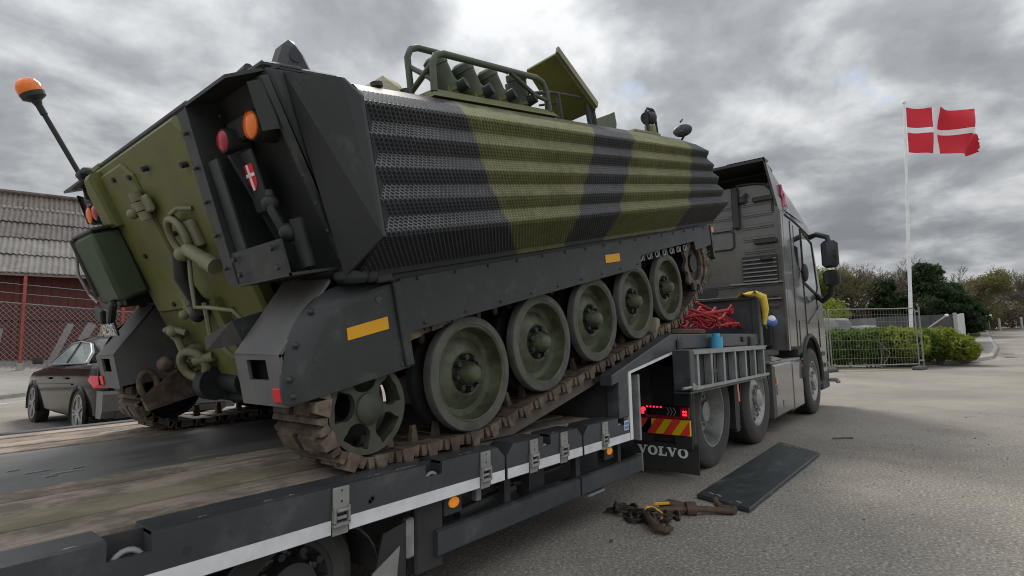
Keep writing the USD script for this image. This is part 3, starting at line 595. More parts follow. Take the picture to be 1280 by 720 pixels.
        for (x, z) in [(-.43, .86), (-.43, .72), (-.432, .64), (-.435, .57), (-.85, .865), (-.94, .745), (-.99, .62), (-.985, .55)]: fb.lathe([(0, .012), (.012, .010), (.02, 0)], (x, Y(1.372), z), 'y', 8, flip=False) if False else fb.ball((x, Y(1.262 if x > -.5 else 1.235), z), .014, 1)
        part(A, 'fender_bolts', fb, 'dark')
        fb = MB(); fb.prism([(-.722, .768), (-.503, .778), (-.506, .722), (-.726, .716)], 'y', Y(1.2712), Y(1.2735)); part(A, 'reflector', fb, 'yellow')
        fb = MB(); fb.bx(-1.01, -.9995, Y(1.12), Y(1.185), .528, .586, .003); part(A, 'red_reflector', fb, 'red')
        # mounting lug above the fender
        fb = MB(); fb.box((-.64, Y(1.25), .985), (.12, .12, .07), rotm('y', .1), .02); fb.ball((-.56, Y(1.27), .975), .036, 2); fb.box((-.49, Y(1.27), .955), (.09, .04, .045), None, .008); part(A, 'fender_lug', fb, 'dark', 40)
    # small step plate between ramp and right fender
    b = MB(); b.hull([(-.98, -.50, .80), (-.98, -.82, .87), (-.72, -.50, .83), (-.72, -.82, .90), (-.98, -.50, .74), (-.95, -.82, .76), (-.74, -.52, .75), (-.74, -.82, .76)]); part(A, 'corner_step', b, 'dark')
    # ---- side panels: corrugated, covered with expanded mesh
    NR = 5
    def xf(z): return 3.82-(z-1.16)*.80
    def profile(u):                                 # (y, z) list at fraction u along the panel
        zb, dz = 1.135+.02*u, .133-.008*u; P = [(1.29, .965), (1.30, .99)]
        P += [(1.492, zb-.012), (1.500, zb+.002)]
        for k in range(NR-1): P += [(1.463, zb+dz*k+.056), (1.458, zb+dz*k+.070), (1.463, zb+dz*k+.080), (1.495, zb+dz*(k+1)-.010), (1.500, zb+dz*(k+1)+.002)]
        P.append((1.40, 1.745)); P.append((1.27, 1.825)); return np.array(P)
    X0 = -.64
    for s in (-1, 1):
        nx = 60; us = np.linspace(0, 1, nx); rows = []
        for u in us:
            p = profile(u); x = X0+u*(np.array([xf(max(z, 1.0)) for z in p[:, 1]])-X0)
            lowcut = np.array([.28*max(0, 1.135-z) for z in p[:, 1]])*(1 if True else 0)
            x = np.where(u > .5, x-lowcut*6*(u-.5)*.4, x); rows.append(np.c_[x, s*p[:, 0], p[:, 1]])
        G = np.array(rows); n = G.shape[1]; idx = np.arange(nx*n).reshape(nx, n)
        f = np.stack([idx[:-1, :-1], idx[1:, :-1], idx[1:, 1:], idx[:-1, 1:]], -1).reshape(-1, 4)
        if s == 1: f = f[:, ::-1]
        pm = MB().add(G.reshape(-1, 3), f)
        side = part(A, 'side_panel', pm, 'camo')
        # front end cap
        e = G[-1]; c = np.array([e[:, 0].mean()-.35, s*1.26, 1.4]); v = np.vstack([e, c]); k = len(e)
        fc = [[i, i+1, k] for i in range(k-1)]; fc = [t[::-1] for t in fc] if s == -1 else fc
        part(side, 'end_cap', MB().add(v, fc+[t[::-1] for t in fc]), 'camo')
        # expanded mesh: strands bowed together and apart, standing just proud of the panel
        S = [(1, 2), (2, n-2)]
        pu = profile(.5); seg = np.linalg.norm(np.diff(pu[1:n-1], axis=0), axis=1); tot = seg.sum(); ph = .0175; pw = .025
        nr = int(tot/ph); cum = np.r_[0, np.cumsum(seg)]
        def at(u, sdist):                           # point and normal on the panel
            p = profile(u)[1:n-1]; k = np.clip(np.searchsorted(cum, sdist, 'right')-1, 0, len(seg)-1); t = (sdist-cum[k])/seg[k]
            a, b = p[k], p[k+1]; g = a+(b-a)*t[:, None]; d = b-a; d /= np.linalg.norm(d, axis=1, keepdims=True); nn = np.stack([d[:, 1], -d[:, 0]], 1)
            x = X0+u*(3.82-(np.maximum(g[:, 1], 1.0)-1.16)*.80-X0)
            lowcut = .28*np.maximum(0, 1.135-g[:, 1]); x = np.where(u > .5, x-lowcut*6*(u-.5)*.4, x)
            return x, g, nn, d
        nc = int(4.2/(pw/2)); V = []; F = []; base = 0; wd = .0034
        for r_ in range(nr):
            sd = np.full(nc, (r_+.5)*ph); zig = np.where((np.arange(nc)+0) % 2 == 0, 1, -1)*(.5*ph-.003)*(1 if r_ % 2 == 0 else -1)
            cols = []
            for off, lift in ((-wd, .0035), (wd, .0060)):
                sdd = np.clip(sd+zig+off, .001, tot-.001)
                us_ = np.linspace(.002, .998, nc)
                p0 = profile(0)[1:n-1]; p1 = profile(1)[1:n-1]
                k = np.clip(np.searchsorted(cum, sdd, 'right')-1, 0, len(seg)-1); t = ((sdd-cum[k])/seg[k])[:, None]
                a = p0[k]*(1-us_[:, None])+p1[k]*us_[:, None]; b = p0[k+1]*(1-us_[:, None])+p1[k+1]*us_[:, None]
                g = a+(b-a)*t; d = (b-a)/np.linalg.norm(b-a, axis=1, keepdims=True); nn = np.stack([d[:, 1], -d[:, 0]], 1)
                g = g+nn*lift; x = X0+us_*(3.82-(np.maximum(g[:, 1], 1.0)-1.16)*.80-X0); lc = .28*np.maximum(0, 1.135-g[:, 1]); x = np.where(us_ > .5, x-lc*6*(us_-.5)*.4, x)
                cols.append(np.c_[x, s*g[:, 0], g[:, 1]])
            V.append(np.vstack(cols)); i = np.arange(nc-1)
            q4 = np.stack([i, i+1, nc+i+1, nc+i], 1)+base
            F.append(q4 if s == -1 else q4[:, ::-1]); base += 2*nc
        part(side, 'expanded_mesh', MB().add(np.vstack(V), np.vstack(F)), 'camomesh', kind='stuff')
        # rear end plate, two facets
        a = (-.80, s*1.262, 1.83); b = (-.69, s*1.48, 1.755); b2 = (-.64, s*1.515, 1.68); c = (-.645, s*1.515, 1.12); d = (-.70, s*1.29, .985); e2 = (-.655, s*1.262, 1.02)
        ep = MB(); ins = lambda p: (p[0]+.014, p[1], p[2])
        ep.hull([a, b, b2, c, ins(a), ins(b), ins(b2), ins(c)]); up = part(A, 'end_plate', ep, 'dark')
        ep = MB(); ep.hull([a, c, d, e2, ins(a), (c[0]+.014, c[1]-s*.004, c[2]-.002), ins(d), ins(e2)]); part(A, 'end_plate', ep, 'dark2', label='lower dark facet of the end plate')
        ep = MB(); ep.hull([(-.70, s*1.262, 1.80), (-.63, s*1.47, 1.74), (-.61, s*1.50, 1.66), (-.615, s*1.50, 1.13), (-.63, s*1.30, .985), (-.66, s*1.262, 1.02), (-.50, s*1.262, 1.80), (-.50, s*1.40, 1.70), (-.50, s*1.42, 1.15), (-.50, s*1.262, 1.0)]); part(A, 'panel_core', ep, 'dark2')
        ep = MB()
        for (x, y, z) in [(-.67, 1.38, 1.42), (-.66, 1.43, 1.43), (-.655, 1.48, 1.445)]: ep.ball((x-.005, s*y, z), .006, 1)
        part(A, 'plate_bolts', ep, 'dark2')
        # skirt
        sk = [(-.405, .935), (3.84, .948), (3.78, .745), (3.325, .73), (3.31, .82), (2.10, .80), (2.085, .703), (-.40, .685)]
        b_ = MB(); b_.prism(sk, 'y', s*1.268, s*1.283); part(A, 'side_skirt', b_, 'dark')
        b_ = MB(); b_.bx(-.45, 3.75, s*1.22, s*1.271, .925, .962, 0); part(A, 'skirt_rail', b_, 'dark2')
        b_ = MB(); b_.bx(-.45, -.400, s*1.265, s*1.288, .53, .93, .006); part(A, 'skirt_joint', b_, 'dark')
        b_ = MB(); b_.prism([(1.517, .858), (1.739, .850), (1.735, .790), (1.515, .798)], 'y', s*1.2835, s*1.2865); part(A, 'reflector', b_, 'yellow')
        b_ = MB()
        for x in np.arange(2.16, 3.2, .16): b_.tube([(x+.03*math.cos(t), s*1.25, .775+.026*math.sin(t)) for t in np.linspace(0, 2*math.pi, 9)[:-1]], .007, 6, closed=True); b_.cyl((x+.055, s*1.25, .80), (x+.055, s*1.25, .745), .008, 6)
        part(A, 'shock_fittings', b_, 'steel')
        # sponson floor and lower hull shade come from the hull itself; suspension arms
        # ---- road wheels
        for i in range(5):
            cx, cz = WL(.667*i, .36); yo = 1.238
            def ring(prof): return [(r_, s*yo+s*h_) for r_, h_ in prof]
            w = MB()   # disc: dished steel pressing
            w.lathe([(.262, -.055), (.262, -.004), (.250, .0), (.243, -.006), (.240, -.055), (.228, -.082), (.195, -.088), (.150, -.062), (.120, -.045), (.108, -.050), (.10, -.068), (.0, -.068)] if s == 1 else [(.262, .055), (.262, .004), (.250, 0), (.243, .006), (.240, .055), (.228, .082), (.195, .088), (.150, .062), (.120, .045), (.108, .050), (.10, .068), (0, .068)], (cx, s*yo, cz), 'y', 40, flip=(s == -1))
            wheel = part(A, 'road_wheel', w, 'wheelgreen', 30)
            t = MB(); pr = [(.258, -.058), (.300, -.058), (.307, -.05), (.307, -.012), (.300, -.002), (.262, .003), (.255, -.003)]
            t.lathe(pr if s == 1 else [(a_, -b_) for a_, b_ in pr], (cx, s*yo, cz), 'y', 44, flip=(s == -1))
            part(wheel, 'tyre', t, 'tyreworn', 40)
            t = MB(); t.lathe([(a_, b_-.135) for a_, b_ in pr] if s == 1 else [(a_, .135-b_) for a_, b_ in pr], (cx, s*yo, cz), 'y', 36, flip=(s == -1)); part(wheel, 'inner_tyre', t, 'dark2', 40)
            t = MB(); t.lathe([(.066, -.06), (.062, -.02), (.056, -.005), (.050, .01), (.040, .028), (.024, .036), (0, .038)] if s == 1 else [(.066, .06), (.062, .02), (.056, .005), (.050, -.01), (.040, -.028), (.024, -.036), (0, -.038)], (cx, s*yo, cz), 'y', 24, flip=(s == -1)); part(wheel, 'hub_cap', t, 'wheelgreen', 40)
            t = MB()
            for k in range(8):
                a_ = k*math.pi/4+.3*i; px, pz = cx+.088*math.cos(a_), cz+.088*math.sin(a_); t.cyl((px, s*(yo-.06), pz), (px, s*(yo-.022), pz), .0165, 6)
            part(wheel, 'hub_nuts', t, 'dark2')
            t = MB(); pr2 = [(.066, -.0672), (.066, -.062), (.106, -.0655)]; t.lathe(pr2 if s == 1 else [(a_, -b_) for a_, b_ in pr2], (cx, s*yo, cz), 'y', 24, flip=(s == -1)); part(wheel, 'hub_ring', t, 'greasy')
            t = MB(); t.lathe([(0, -.20), (.26, -.20), (.262, -.13), (0, -.12)] if s == 1 else [(0, .20), (.26, .20), (.262, .13), (0, .12)], (cx, s*yo, cz), 'y', 28, flip=(s == -1)); part(wheel, 'inner_disc', t, 'dark2')
            b_ = MB(); b_.hull([(cx-.03, s*.86, cz-.05), (cx+.05, s*.86, cz+.05), (cx-.03, s*1.05, cz), (cx+.02, s*1.05, cz+.05), (cx+.28, s*.86, cz+.16), (cx+.34, s*.86, cz+.20), (cx+.28, s*.97, cz+.16), (cx+.34, s*.97, cz+.2)]); part(A, 'suspension_arm', b_, 'dark2')
        # ---- idler: rim, spokes with five openings
        ix, iz, ir = -.662, .402, .198; yo = 1.245
        ringp = Point(0, 0).buffer(ir, 32).difference(Point(0, 0).buffer(ir-.028, 32)); g = [ringp, Point(0, 0).buffer(.075, 24)]
        for k in range(5):
            a_ = k*2*math.pi/5+.45; g.append(LineString([(0, 0), ((ir-.01)*math.cos(a_), (ir-.01)*math.sin(a_))]).buffer(.018)); g.append(Polygon([(.05*math.cos(a_-.9), .05*math.sin(a_-.9)), (.05*math.cos(a_+.9), .05*math.sin(a_+.9)), (.12*math.cos(a_), .12*math.sin(a_))]))
            g.append(Polygon([((ir-.02)*math.cos(a_+e_), (ir-.02)*math.sin(a_+e_)) for e_ in (-.28, 0, .28)]+[((ir-.06)*math.cos(a_), (ir-.06)*math.sin(a_))]))
        g = Point(0, 0).buffer(ir, 40)
        for k in range(5):
            a_ = k*2*math.pi/5-math.pi/2+math.pi/5; g = g.difference(affinity.rotate(affinity.translate(affinity.scale(Point(0, 0).buffer(1, 16), .050, .060), .122, 0), math.degrees(a_), origin=(0, 0)).union(affinity.rotate(Polygon([(.122, .050), (.158, .062), (.164, .0), (.158, -.062), (.122, -.050)]).buffer(.006), math.degrees(a_), origin=(0, 0))))
        w = MB(); w.prism(affinity.translate(g, ix, iz), 'y', s*(yo-.035), s*yo); w.prism(affinity.translate(ringp, ix, iz), 'y', s*(yo-.10), s*yo-s*.036)
        idl = part(A, 'idler_wheel', w, 'idler', 30)
        w = MB(); w.lathe([(.07, -.02), (.068, .012), (.05, .026), (.03, .034), (0, .036)] if s == 1 else [(.07, .02), (.068, -.012), (.05, -.026), (.03, -.034), (0, -.036)], (ix, s*yo, iz), 'y', 20, flip=(s == -1)); part(idl, 'hub_cap', w, 'idler', 40)
        w = MB(); w.prism(affinity.translate(ringp, ix, iz), 'y', s*(yo-.22), s*(yo-.16)); w.cyl((ix, s*.85, iz), (ix, s*(yo-.02), iz), .06); w.lathe([(0, 0), (.19, 0), (.19, .012), (0, .012)], (ix, s*(yo-.17), iz), 'y', 24); part(idl, 'inner_rim', w, 'dark2')
        # ---- drive sprocket
        sx, sz, sr = 3.36, .60, .235; teeth = 10; pg = []
        for k in range(teeth*4):
            a_ = k*2*math.pi/(teeth*4); r_ = sr+.035 if k % 4 in (0, 1) else sr-.02; pg.append((sx+r_*math.cos(a_), sz+r_*math.sin(a_)))
        pgr = Polygon(pg).difference(Point(sx, sz).buffer(.175)); w = MB(); w.prism(pgr, 'y', s*1.24, s*1.21); sp = part(A, 'drive_sprocket', w, 'track', 30); w = MB(); w.prism(pgr, 'y', s*1.06, s*1.03); w.cyl((sx, s*.8, sz), (sx, s*1.205, sz), .185, 24); w.cyl((sx, s*1.17, sz), (sx, s*1.23, sz), .09, 20); part(sp, 'hub', w, 'dark2', 30)
        # ---- track
        circ = [(ix, iz, ir+.012)]+[(*WL(.667*i, .36), .307) for i in range(5)]+[(sx, sz, sr+.01)]
        hullp = unary_union([Point(x, z).buffer(r_+.024, 48) for x, z, r_ in circ]).convex_hull.exterior
        Ln = hullp.length; N = int(round(Ln/.152)); pit = Ln/N
        for k in range(N):
            p0 = np.array(hullp.interpolate(k*pit).coords[0]); p1 = np.array(hullp.interpolate((k+1)*pit % Ln).coords[0]); d = (p1-p0)/np.linalg.norm(p1-p0); nn = np.array([-d[1], d[0]])
            cen = (hullp.centroid.x, hullp.centroid.y); mid = (p0+p1)/2
            if nn@(mid-np.array(cen)) < 0: nn = -nn       # nn points outwards
            sh = MB(); T = lambda a_, y, n_: (mid[0]+d[0]*a_+nn[0]*n_, s*y, mid[1]+d[1]*a_+nn[1]*n_)
            j = RNG.uniform(-.003, .003)
            ya, yb = .890, 1.248
            def bar(a0, a1, y0, y1, n0, n1, k_=.8): sh.hull([T((a0+a1)/2+(a_-(a0+a1)/2)*(k_ if n_ == n1 else 1), y, n_) for a_ in (a0, a1) for y in (y0, y1) for n_ in (n0, n1)])
            bar(-.062, .062, ya, yb-.03, -.018, .018+j, .9)
            bar(-.078, -.040, ya, yb, -.024, .024, .6); bar(.028, .068, ya, yb+.006, -.022, .028, .6)          # pin bosses
            bar(-.045, .045, ya+.03, (ya+yb)/2-.02, .018, .042, .8); bar(-.045, .045, (ya+yb)/2+.02, yb-.04, .018, .042, .8)
            bar(-.042, .036, yb-.08, yb+.012, -.026, .046+j, .55)                                                # grouser end
            sh.hull([T(a_, y, -.018) for a_ in (-.020, .020) for y in (1.095, 1.13)]+[T(a_, y, -.098) for a_ in (-.012, .012) for y in (1.105, 1.122)])
            part(A, 'track_shoe', sh, 'track')
    make_apc_top(A)
M['fenderpaint'] = paint('dusty_grey_paint', (.085, .085, .085), (.125, .123, .12), .6, 5., dust=(.16, .15, .14), dlo=.55, dhi=.8)

def make_apc_top(A):
    # lifting eye on the rear right corner
    m = MB(); m.bevprism([(-.80, 1.84), (-.60, 1.84), (-.64, 1.95), (-.675, 2.0), (-.70, 2.005), (-.73, 1.98)], 'y', -1.21, -1.09, .03); m.box((-.68, -1.15, 1.85), (.30, .20, .03), None, .01); part(A, 'lifting_eye', m, 'dark', 30)
    m = MB(); m.cyl((-.70, -1.213, 1.93), (-.70, -1.209, 1.93), .03, 14); part(A, 'eye_hole', m, 'glossblack')
    m = MB(); m.cyl((-.84, -.95, 1.885), (-.84, -1.08, 1.895), .022, 10); m.box((-.80, -1.05, 1.87), (.05, .06, .04), None, .01); m.cyl((-.3, -1.22, 1.85), (-.3, -1.22, 1.87), .03, 10); m.cyl((-.1, -1.2, 1.845), (-.1, -1.2, 1.87), .03, 10); part(A, 'roof_fitting', m, 'dark', 40)
    m = MB(); m.bevprism([(-.82, 1.84), (-.66, 1.84), (-.70, 1.96), (-.76, 1.96)], 'y', 1.09, 1.2, .03); part(A, 'lifting_eye', m, 'dark', 30)
    # pole with amber beacon on the rear left corner
    a, b = np.array((-.87, 1.17, 1.84)), np.array((-1.04, 1.20, 2.40)); d = (b-a)/np.linalg.norm(b-a)
    m = MB(); m.cyl(a, b, .016, 10); m.cyl(a-d*.02, a+d*.10, .024, 10); m.cyl(b-d*.09, b, .021, 10); pole = part(A, 'beacon_pole', m, 'dark2', 40)
    Rb = np.array(trimesh.geometry.align_vectors([0, 0, 1], d))[:3, :3]
    m = MB(); m.lathe([(0, -.03), (.02, -.03), (.03, 0), (.066, .022), (.070, .05), (.0, .05)], b, 'z', 24, Rb); bc = part(A, 'beacon', m, 'plastic', 40)
    m = MB(); m.lathe([(.0, .048), (.069, .048), (.072, .065), (.070, .095), (.060, .12), (.040, .138), (0, .145)], b, 'z', 24, Rb); part(bc, 'lens', m, 'beaconlens', 60)
    m = MB(); m.box(b+d*.09+np.array((-.02, 0, 0)), (.03, .05, .03), Rb, .01); part(bc, 'reflector', m, 'mirror')
    # bulky fitting beneath the pole
    m = MB(); m.box((-.90, .98, 1.885), (.12, .14, .07), None, .025); m.box((-.88, 1.13, 1.82), (.05, .05, .14), None, .01); part(A, 'roof_box', m, 'dark2', 40)
    m = MB(); m.box((-.955, .60, 1.84), (.03, .12, .04), None, .01); part(A, 'roof_block', m, 'olive')
    # ---- smoke discharger rack in a tubular guard
    m = MB(); m.hull([(.02, -1.28, 1.835), (1.18, -1.28, 1.835), (1.18, -.92, 1.84), (.02, -.92, 1.84), (.06, -1.24, 1.885), (1.14, -1.24, 1.885), (1.14, -.96, 1.89), (.06, -.96, 1.89)]); part(A, 'launcher_base', m, 'olive')
    m = MB()
    def guard(y, x0, x1, z1, r=.017):
        p = [(x0, y, 1.87), (x0+.02, y, z1-.07), (x0+.05, y, z1-.02), (x0+.11, y, z1), ((x0+x1)/2, y, z1), (x1-.10, y, z1), (x1-.04, y, z1-.02), (x1-.01, y, z1-.07), (x1, y, 1.87)]; m.tube(p, r, 10)
    guard(-1.24, .06, 1.13, 2.085, .019); guard(-1.02, .10, 1.11, 2.20, .019)
    m.tube([(.08, -1.24, 1.93), (.13, -1.02, 2.08)], .016); m.tube([(1.11, -1.24, 2.0), (1.09, -1.02, 2.05)], .014); m.tube([(.08, -1.24, 2.02), (.11, -1.02, 1.94)], .016)
    m.tube([(.75, -1.24, 2.075), (1.0, -1.23, 1.97), (1.10, -1.24, 1.95)], .014)
    part(A, 'tube_guard', m, 'bronze', 50)
    for k, x in enumerate((.30, .52, .74, .96)):
        b = np.array((x, -1.13, 1.935)); d = np.array((-.38, .10, .92)) if k < 3 else np.array((-.15, -.1, .97)); d /= np.linalg.norm(d); R = np.array(trimesh.geometry.align_vectors([0, 0, 1], d))[:3, :3]
        m = MB(); m.lathe([(0, -.05), (.055, -.05), (.070, -.03), (.070, .03), (.060, .05), (.064, .145), (.0, .145)], b, 'z', 20, R); tb = part(A, 'smoke_discharger', m, 'bronze', 40)
        m = MB(); m.lathe([(.0, .14), (.058, .14), (.068, .15), (.068, .185), (.048, .20), (.0, .202)], b, 'z', 20, R); part(tb, 'cap', m, 'bronze', 40)
        m = MB(); m.lathe([(.070, -.01), (.076, -.008), (.076, .01), (.070, .012)], b, 'z', 20, R); m.hull([(x-.07, -1.19, 1.885), (x+.06, -1.19, 1.885), (x-.05, -1.17, 1.99), (x-.07, -1.14, 1.885), (x+.06, -1.14, 1.885)]); part(tb, 'bracket', m, 'olive')
        m = MB(); m.cyl(b+np.array((.03, -.11, .02)), b+np.array((.01, -.05, .0)), .034, 14); part(tb, 'cable_boot', m, 'dark2', 40)
        m = MB(); b3 = b+np.array((.11, .10, -.01)); m.lathe([(0, -.05), (.055, -.05), (.066, -.03), (.066, .03), (.058, .05), (.062, .15), (.066, .16), (.066, .19), (.046, .205), (0, .207)], b3, 'z', 18, R); part(A, 'smoke_discharger', m, 'bronze', 40)
    # folded canvas behind the rack
    m = MB(); m.hull([(-.27, -1.2, 1.85), (-.10, -1.2, 1.85), (-.15, -1.1, 1.965), (-.05, -1.1, 1.94), (-.28, -.8, 1.85), (-.05, -.8, 1.85), (-.14, -.85, 1.96)]); part(A, 'canvas_roll', m, 'olive')
    # ---- open hatch cover
    C = np.array([(1.85, -1.20, 1.985), (1.38, -1.20, 2.325), (1.39, -.93, 2.30), (1.84, -.88, 1.95)]); nr = np.cross(C[1]-C[0], C[3]-C[0]); nr /= np.linalg.norm(nr)
    m = MB(); m.hull(np.vstack([C, C+nr*.02, ])); hatch = part(A, 'hatch_cover', m, 'olive')
    m = MB(); e = np.array([C[0], C[1]]); o = np.array((0, -.018, .004)); m.hull(np.vstack([e+o, e-o*.2, e+o+nr*.055*np.sign(nr[2]), e-o*.2+nr*.055*np.sign(nr[2])])); part(hatch, 'edge_rim', m, 'olive2')
    m = MB(); m.tube([(1.84, -1.17, 2.0), (1.86, -1.17, 1.85)], .022); m.tube([(1.80, -.9, 1.98), (1.82, -.9, 1.85)], .022); part(A, 'hatch_hinge', m, 'dark')
    m = MB(); m.tube([(1.20, -1.17, 1.85), (1.21, -1.17, 2.0), (1.27, -1.17, 2.045), (1.50, -1.17, 2.055), (1.74, -1.17, 2.06), (1.80, -1.17, 2.03), (1.83, -1.17, 1.86)], .011)
    m.cyl((1.38, -1.17, 1.85), (1.375, -1.17, 2.05), .014); m.cyl((1.78, -1.17, 1.85), (1.765, -1.17, 2.05), .018); m.cyl((1.30, -1.05, 1.99), (1.46, -1.15, 2.0), .008); part(A, 'hand_rail', m, 'dark')
    # ---- periscopes, searchlight and mirror further forward
    m = MB(); m.hull([(2.18, -1.12, 1.86), (2.30, -1.12, 1.86), (2.22, -1.12, 2.0), (2.32, -1.12, 2.03), (2.33, -1.12, 1.93), (2.18, -.98, 1.86), (2.3, -.98, 1.86), (2.24, -.98, 2.0), (2.32, -.98, 2.02)]); part(A, 'periscope', m, 'bronze', 30)
    m = MB(); m.box((2.85, -1.05, 1.87), (.55, .25, .06), None, .02); part(A, 'cupola_ring', m, 'olive')
    m = MB(); m.tube([(2.93, -1.13, 1.88), (2.94, -1.13, 2.10), (2.97, -1.13, 2.125), (3.10, -1.13, 2.125), (3.13, -1.13, 2.10), (3.14, -1.13, 1.88)], .013); part(A, 'light_frame', m, 'dark2', 40)
    m = MB(); m.lathe([(0, -.05), (.05, -.05), (.068, 0), (.068, .06), (0, .06)], (3.03, -1.10, 2.05), 'x', 18); m.cyl((3.03, -1.10, 1.98), (3.03, -1.10, 1.86), .04); part(A, 'search_light', m, 'dark2', 40)
    m = MB(); m.box((3.02, -1.12, 1.93), (.11, .08, .1), None, .02); part(A, 'light_mount', m, 'olive2')
    m = MB(); m.lathe([(0, -.03), (.07, -.025), (.10, 0), (.11, .02), (.10, .06), (.06, .10), (0, .115)], (3.72, -1.16, 1.98), 'x', 24, rotm('z', .2) @ rotm('y', .5) @ np.diag([.8, .9, .62])); mir = part(A, 'rear_view_mirror', m, 'dark', 40)
    m = MB(); m.tube([(3.80, -1.16, 1.94), (3.7, -1.1, 1.82), (3.5, -1.1, 1.70)], .012); m.tube([(3.78, -1.13, 2.07), (3.84, -1.13, 2.10)], .01); part(A, 'mirror_arm', m, 'dark2')
    # front right corner: brush guard, lamp and marker
    m = MB(); m.tube([(3.15, -1.2, 1.80), (3.6, -1.22, 1.70), (3.95, -1.22, 1.48), (3.98, -1.2, 1.25)], .016); m.tube([(3.75, -1.2, 1.62), (3.95, -1.2, 1.66), (3.98, -1.05, 1.66)], .014); m.box((3.84, -1.18, 1.55), (.10, .16, .10), None, .02); m.cyl((3.93, -1.2, 1.60), (3.93, -1.2, 1.74), .014); m.box((3.92, -1.2, 1.67), (.05, .14, .05), None, .01); part(A, 'brush_guard', m, 'dark2')
    m = MB(); m.box((3.90, -1.23, 1.50), (.09, .09, .08), None, .02); part(A, 'front_turn_lamp', m, 'orangelens')
    m = MB(); m.box((3.95, -1.24, 1.36), (.09, .10, .20), None, .02); m.box((3.96, -1.22, 1.20), (.10, .12, .16), None, .02); part(A, 'front_bracket', m, 'olive2')
    m = MB(); m.hull([(3.80, y, z) for y in (-1.29, -1.22) for z in (.62, .95)]+[(3.90, y, z) for y in (-1.27, -1.22) for z in (.58, .95)]); part(A, 'front_mudguard', m, 'dark')
    m = MB(); m.box((3.86, -1.283, .90), (.07, .012, .05), None, .002); part(A, 'front_reflector', m, 'orangelens')
    m = MB(); m.hull([(3.7, -1.25, 1.25), (3.72, -1.25, .97), (3.72, -.9, 1.25), (3.72, -.9, .9), (3.85, -1.2, 1.2), (3.85, -.9, 1.2), (3.82, -1.2, 1.0)]); part(A, 'trim_vane', m, 'olive')
    # grass caught in the sprocket
    g = MB()
    for k in range(260):
        p = np.array([RNG.uniform(3.62, 3.86), RNG.uniform(-1.29, -1.05), RNG.uniform(.40, .80)]); d = RNG.normal(0, 1, 3); d[2] = -abs(d[2])*.8; d /= np.linalg.norm(d); L = RNG.uniform(.05, .13); w = np.cross(d, [0, 0, 1.]); w /= np.linalg.norm(w)+1e-9
        g.add([p-w*.004, p+w*.004, p+d*L], [[0, 1, 2]])
    part(A, 'caught_grass', g, 'grass', kind='stuff')
M['beaconlens'] = mat('beacon_lens', {'p': ('principled_bsdf', {'base_color': (.80, .17, .012), 'roughness': .15, 'coat_weight': .6})}, [])
make_apc()

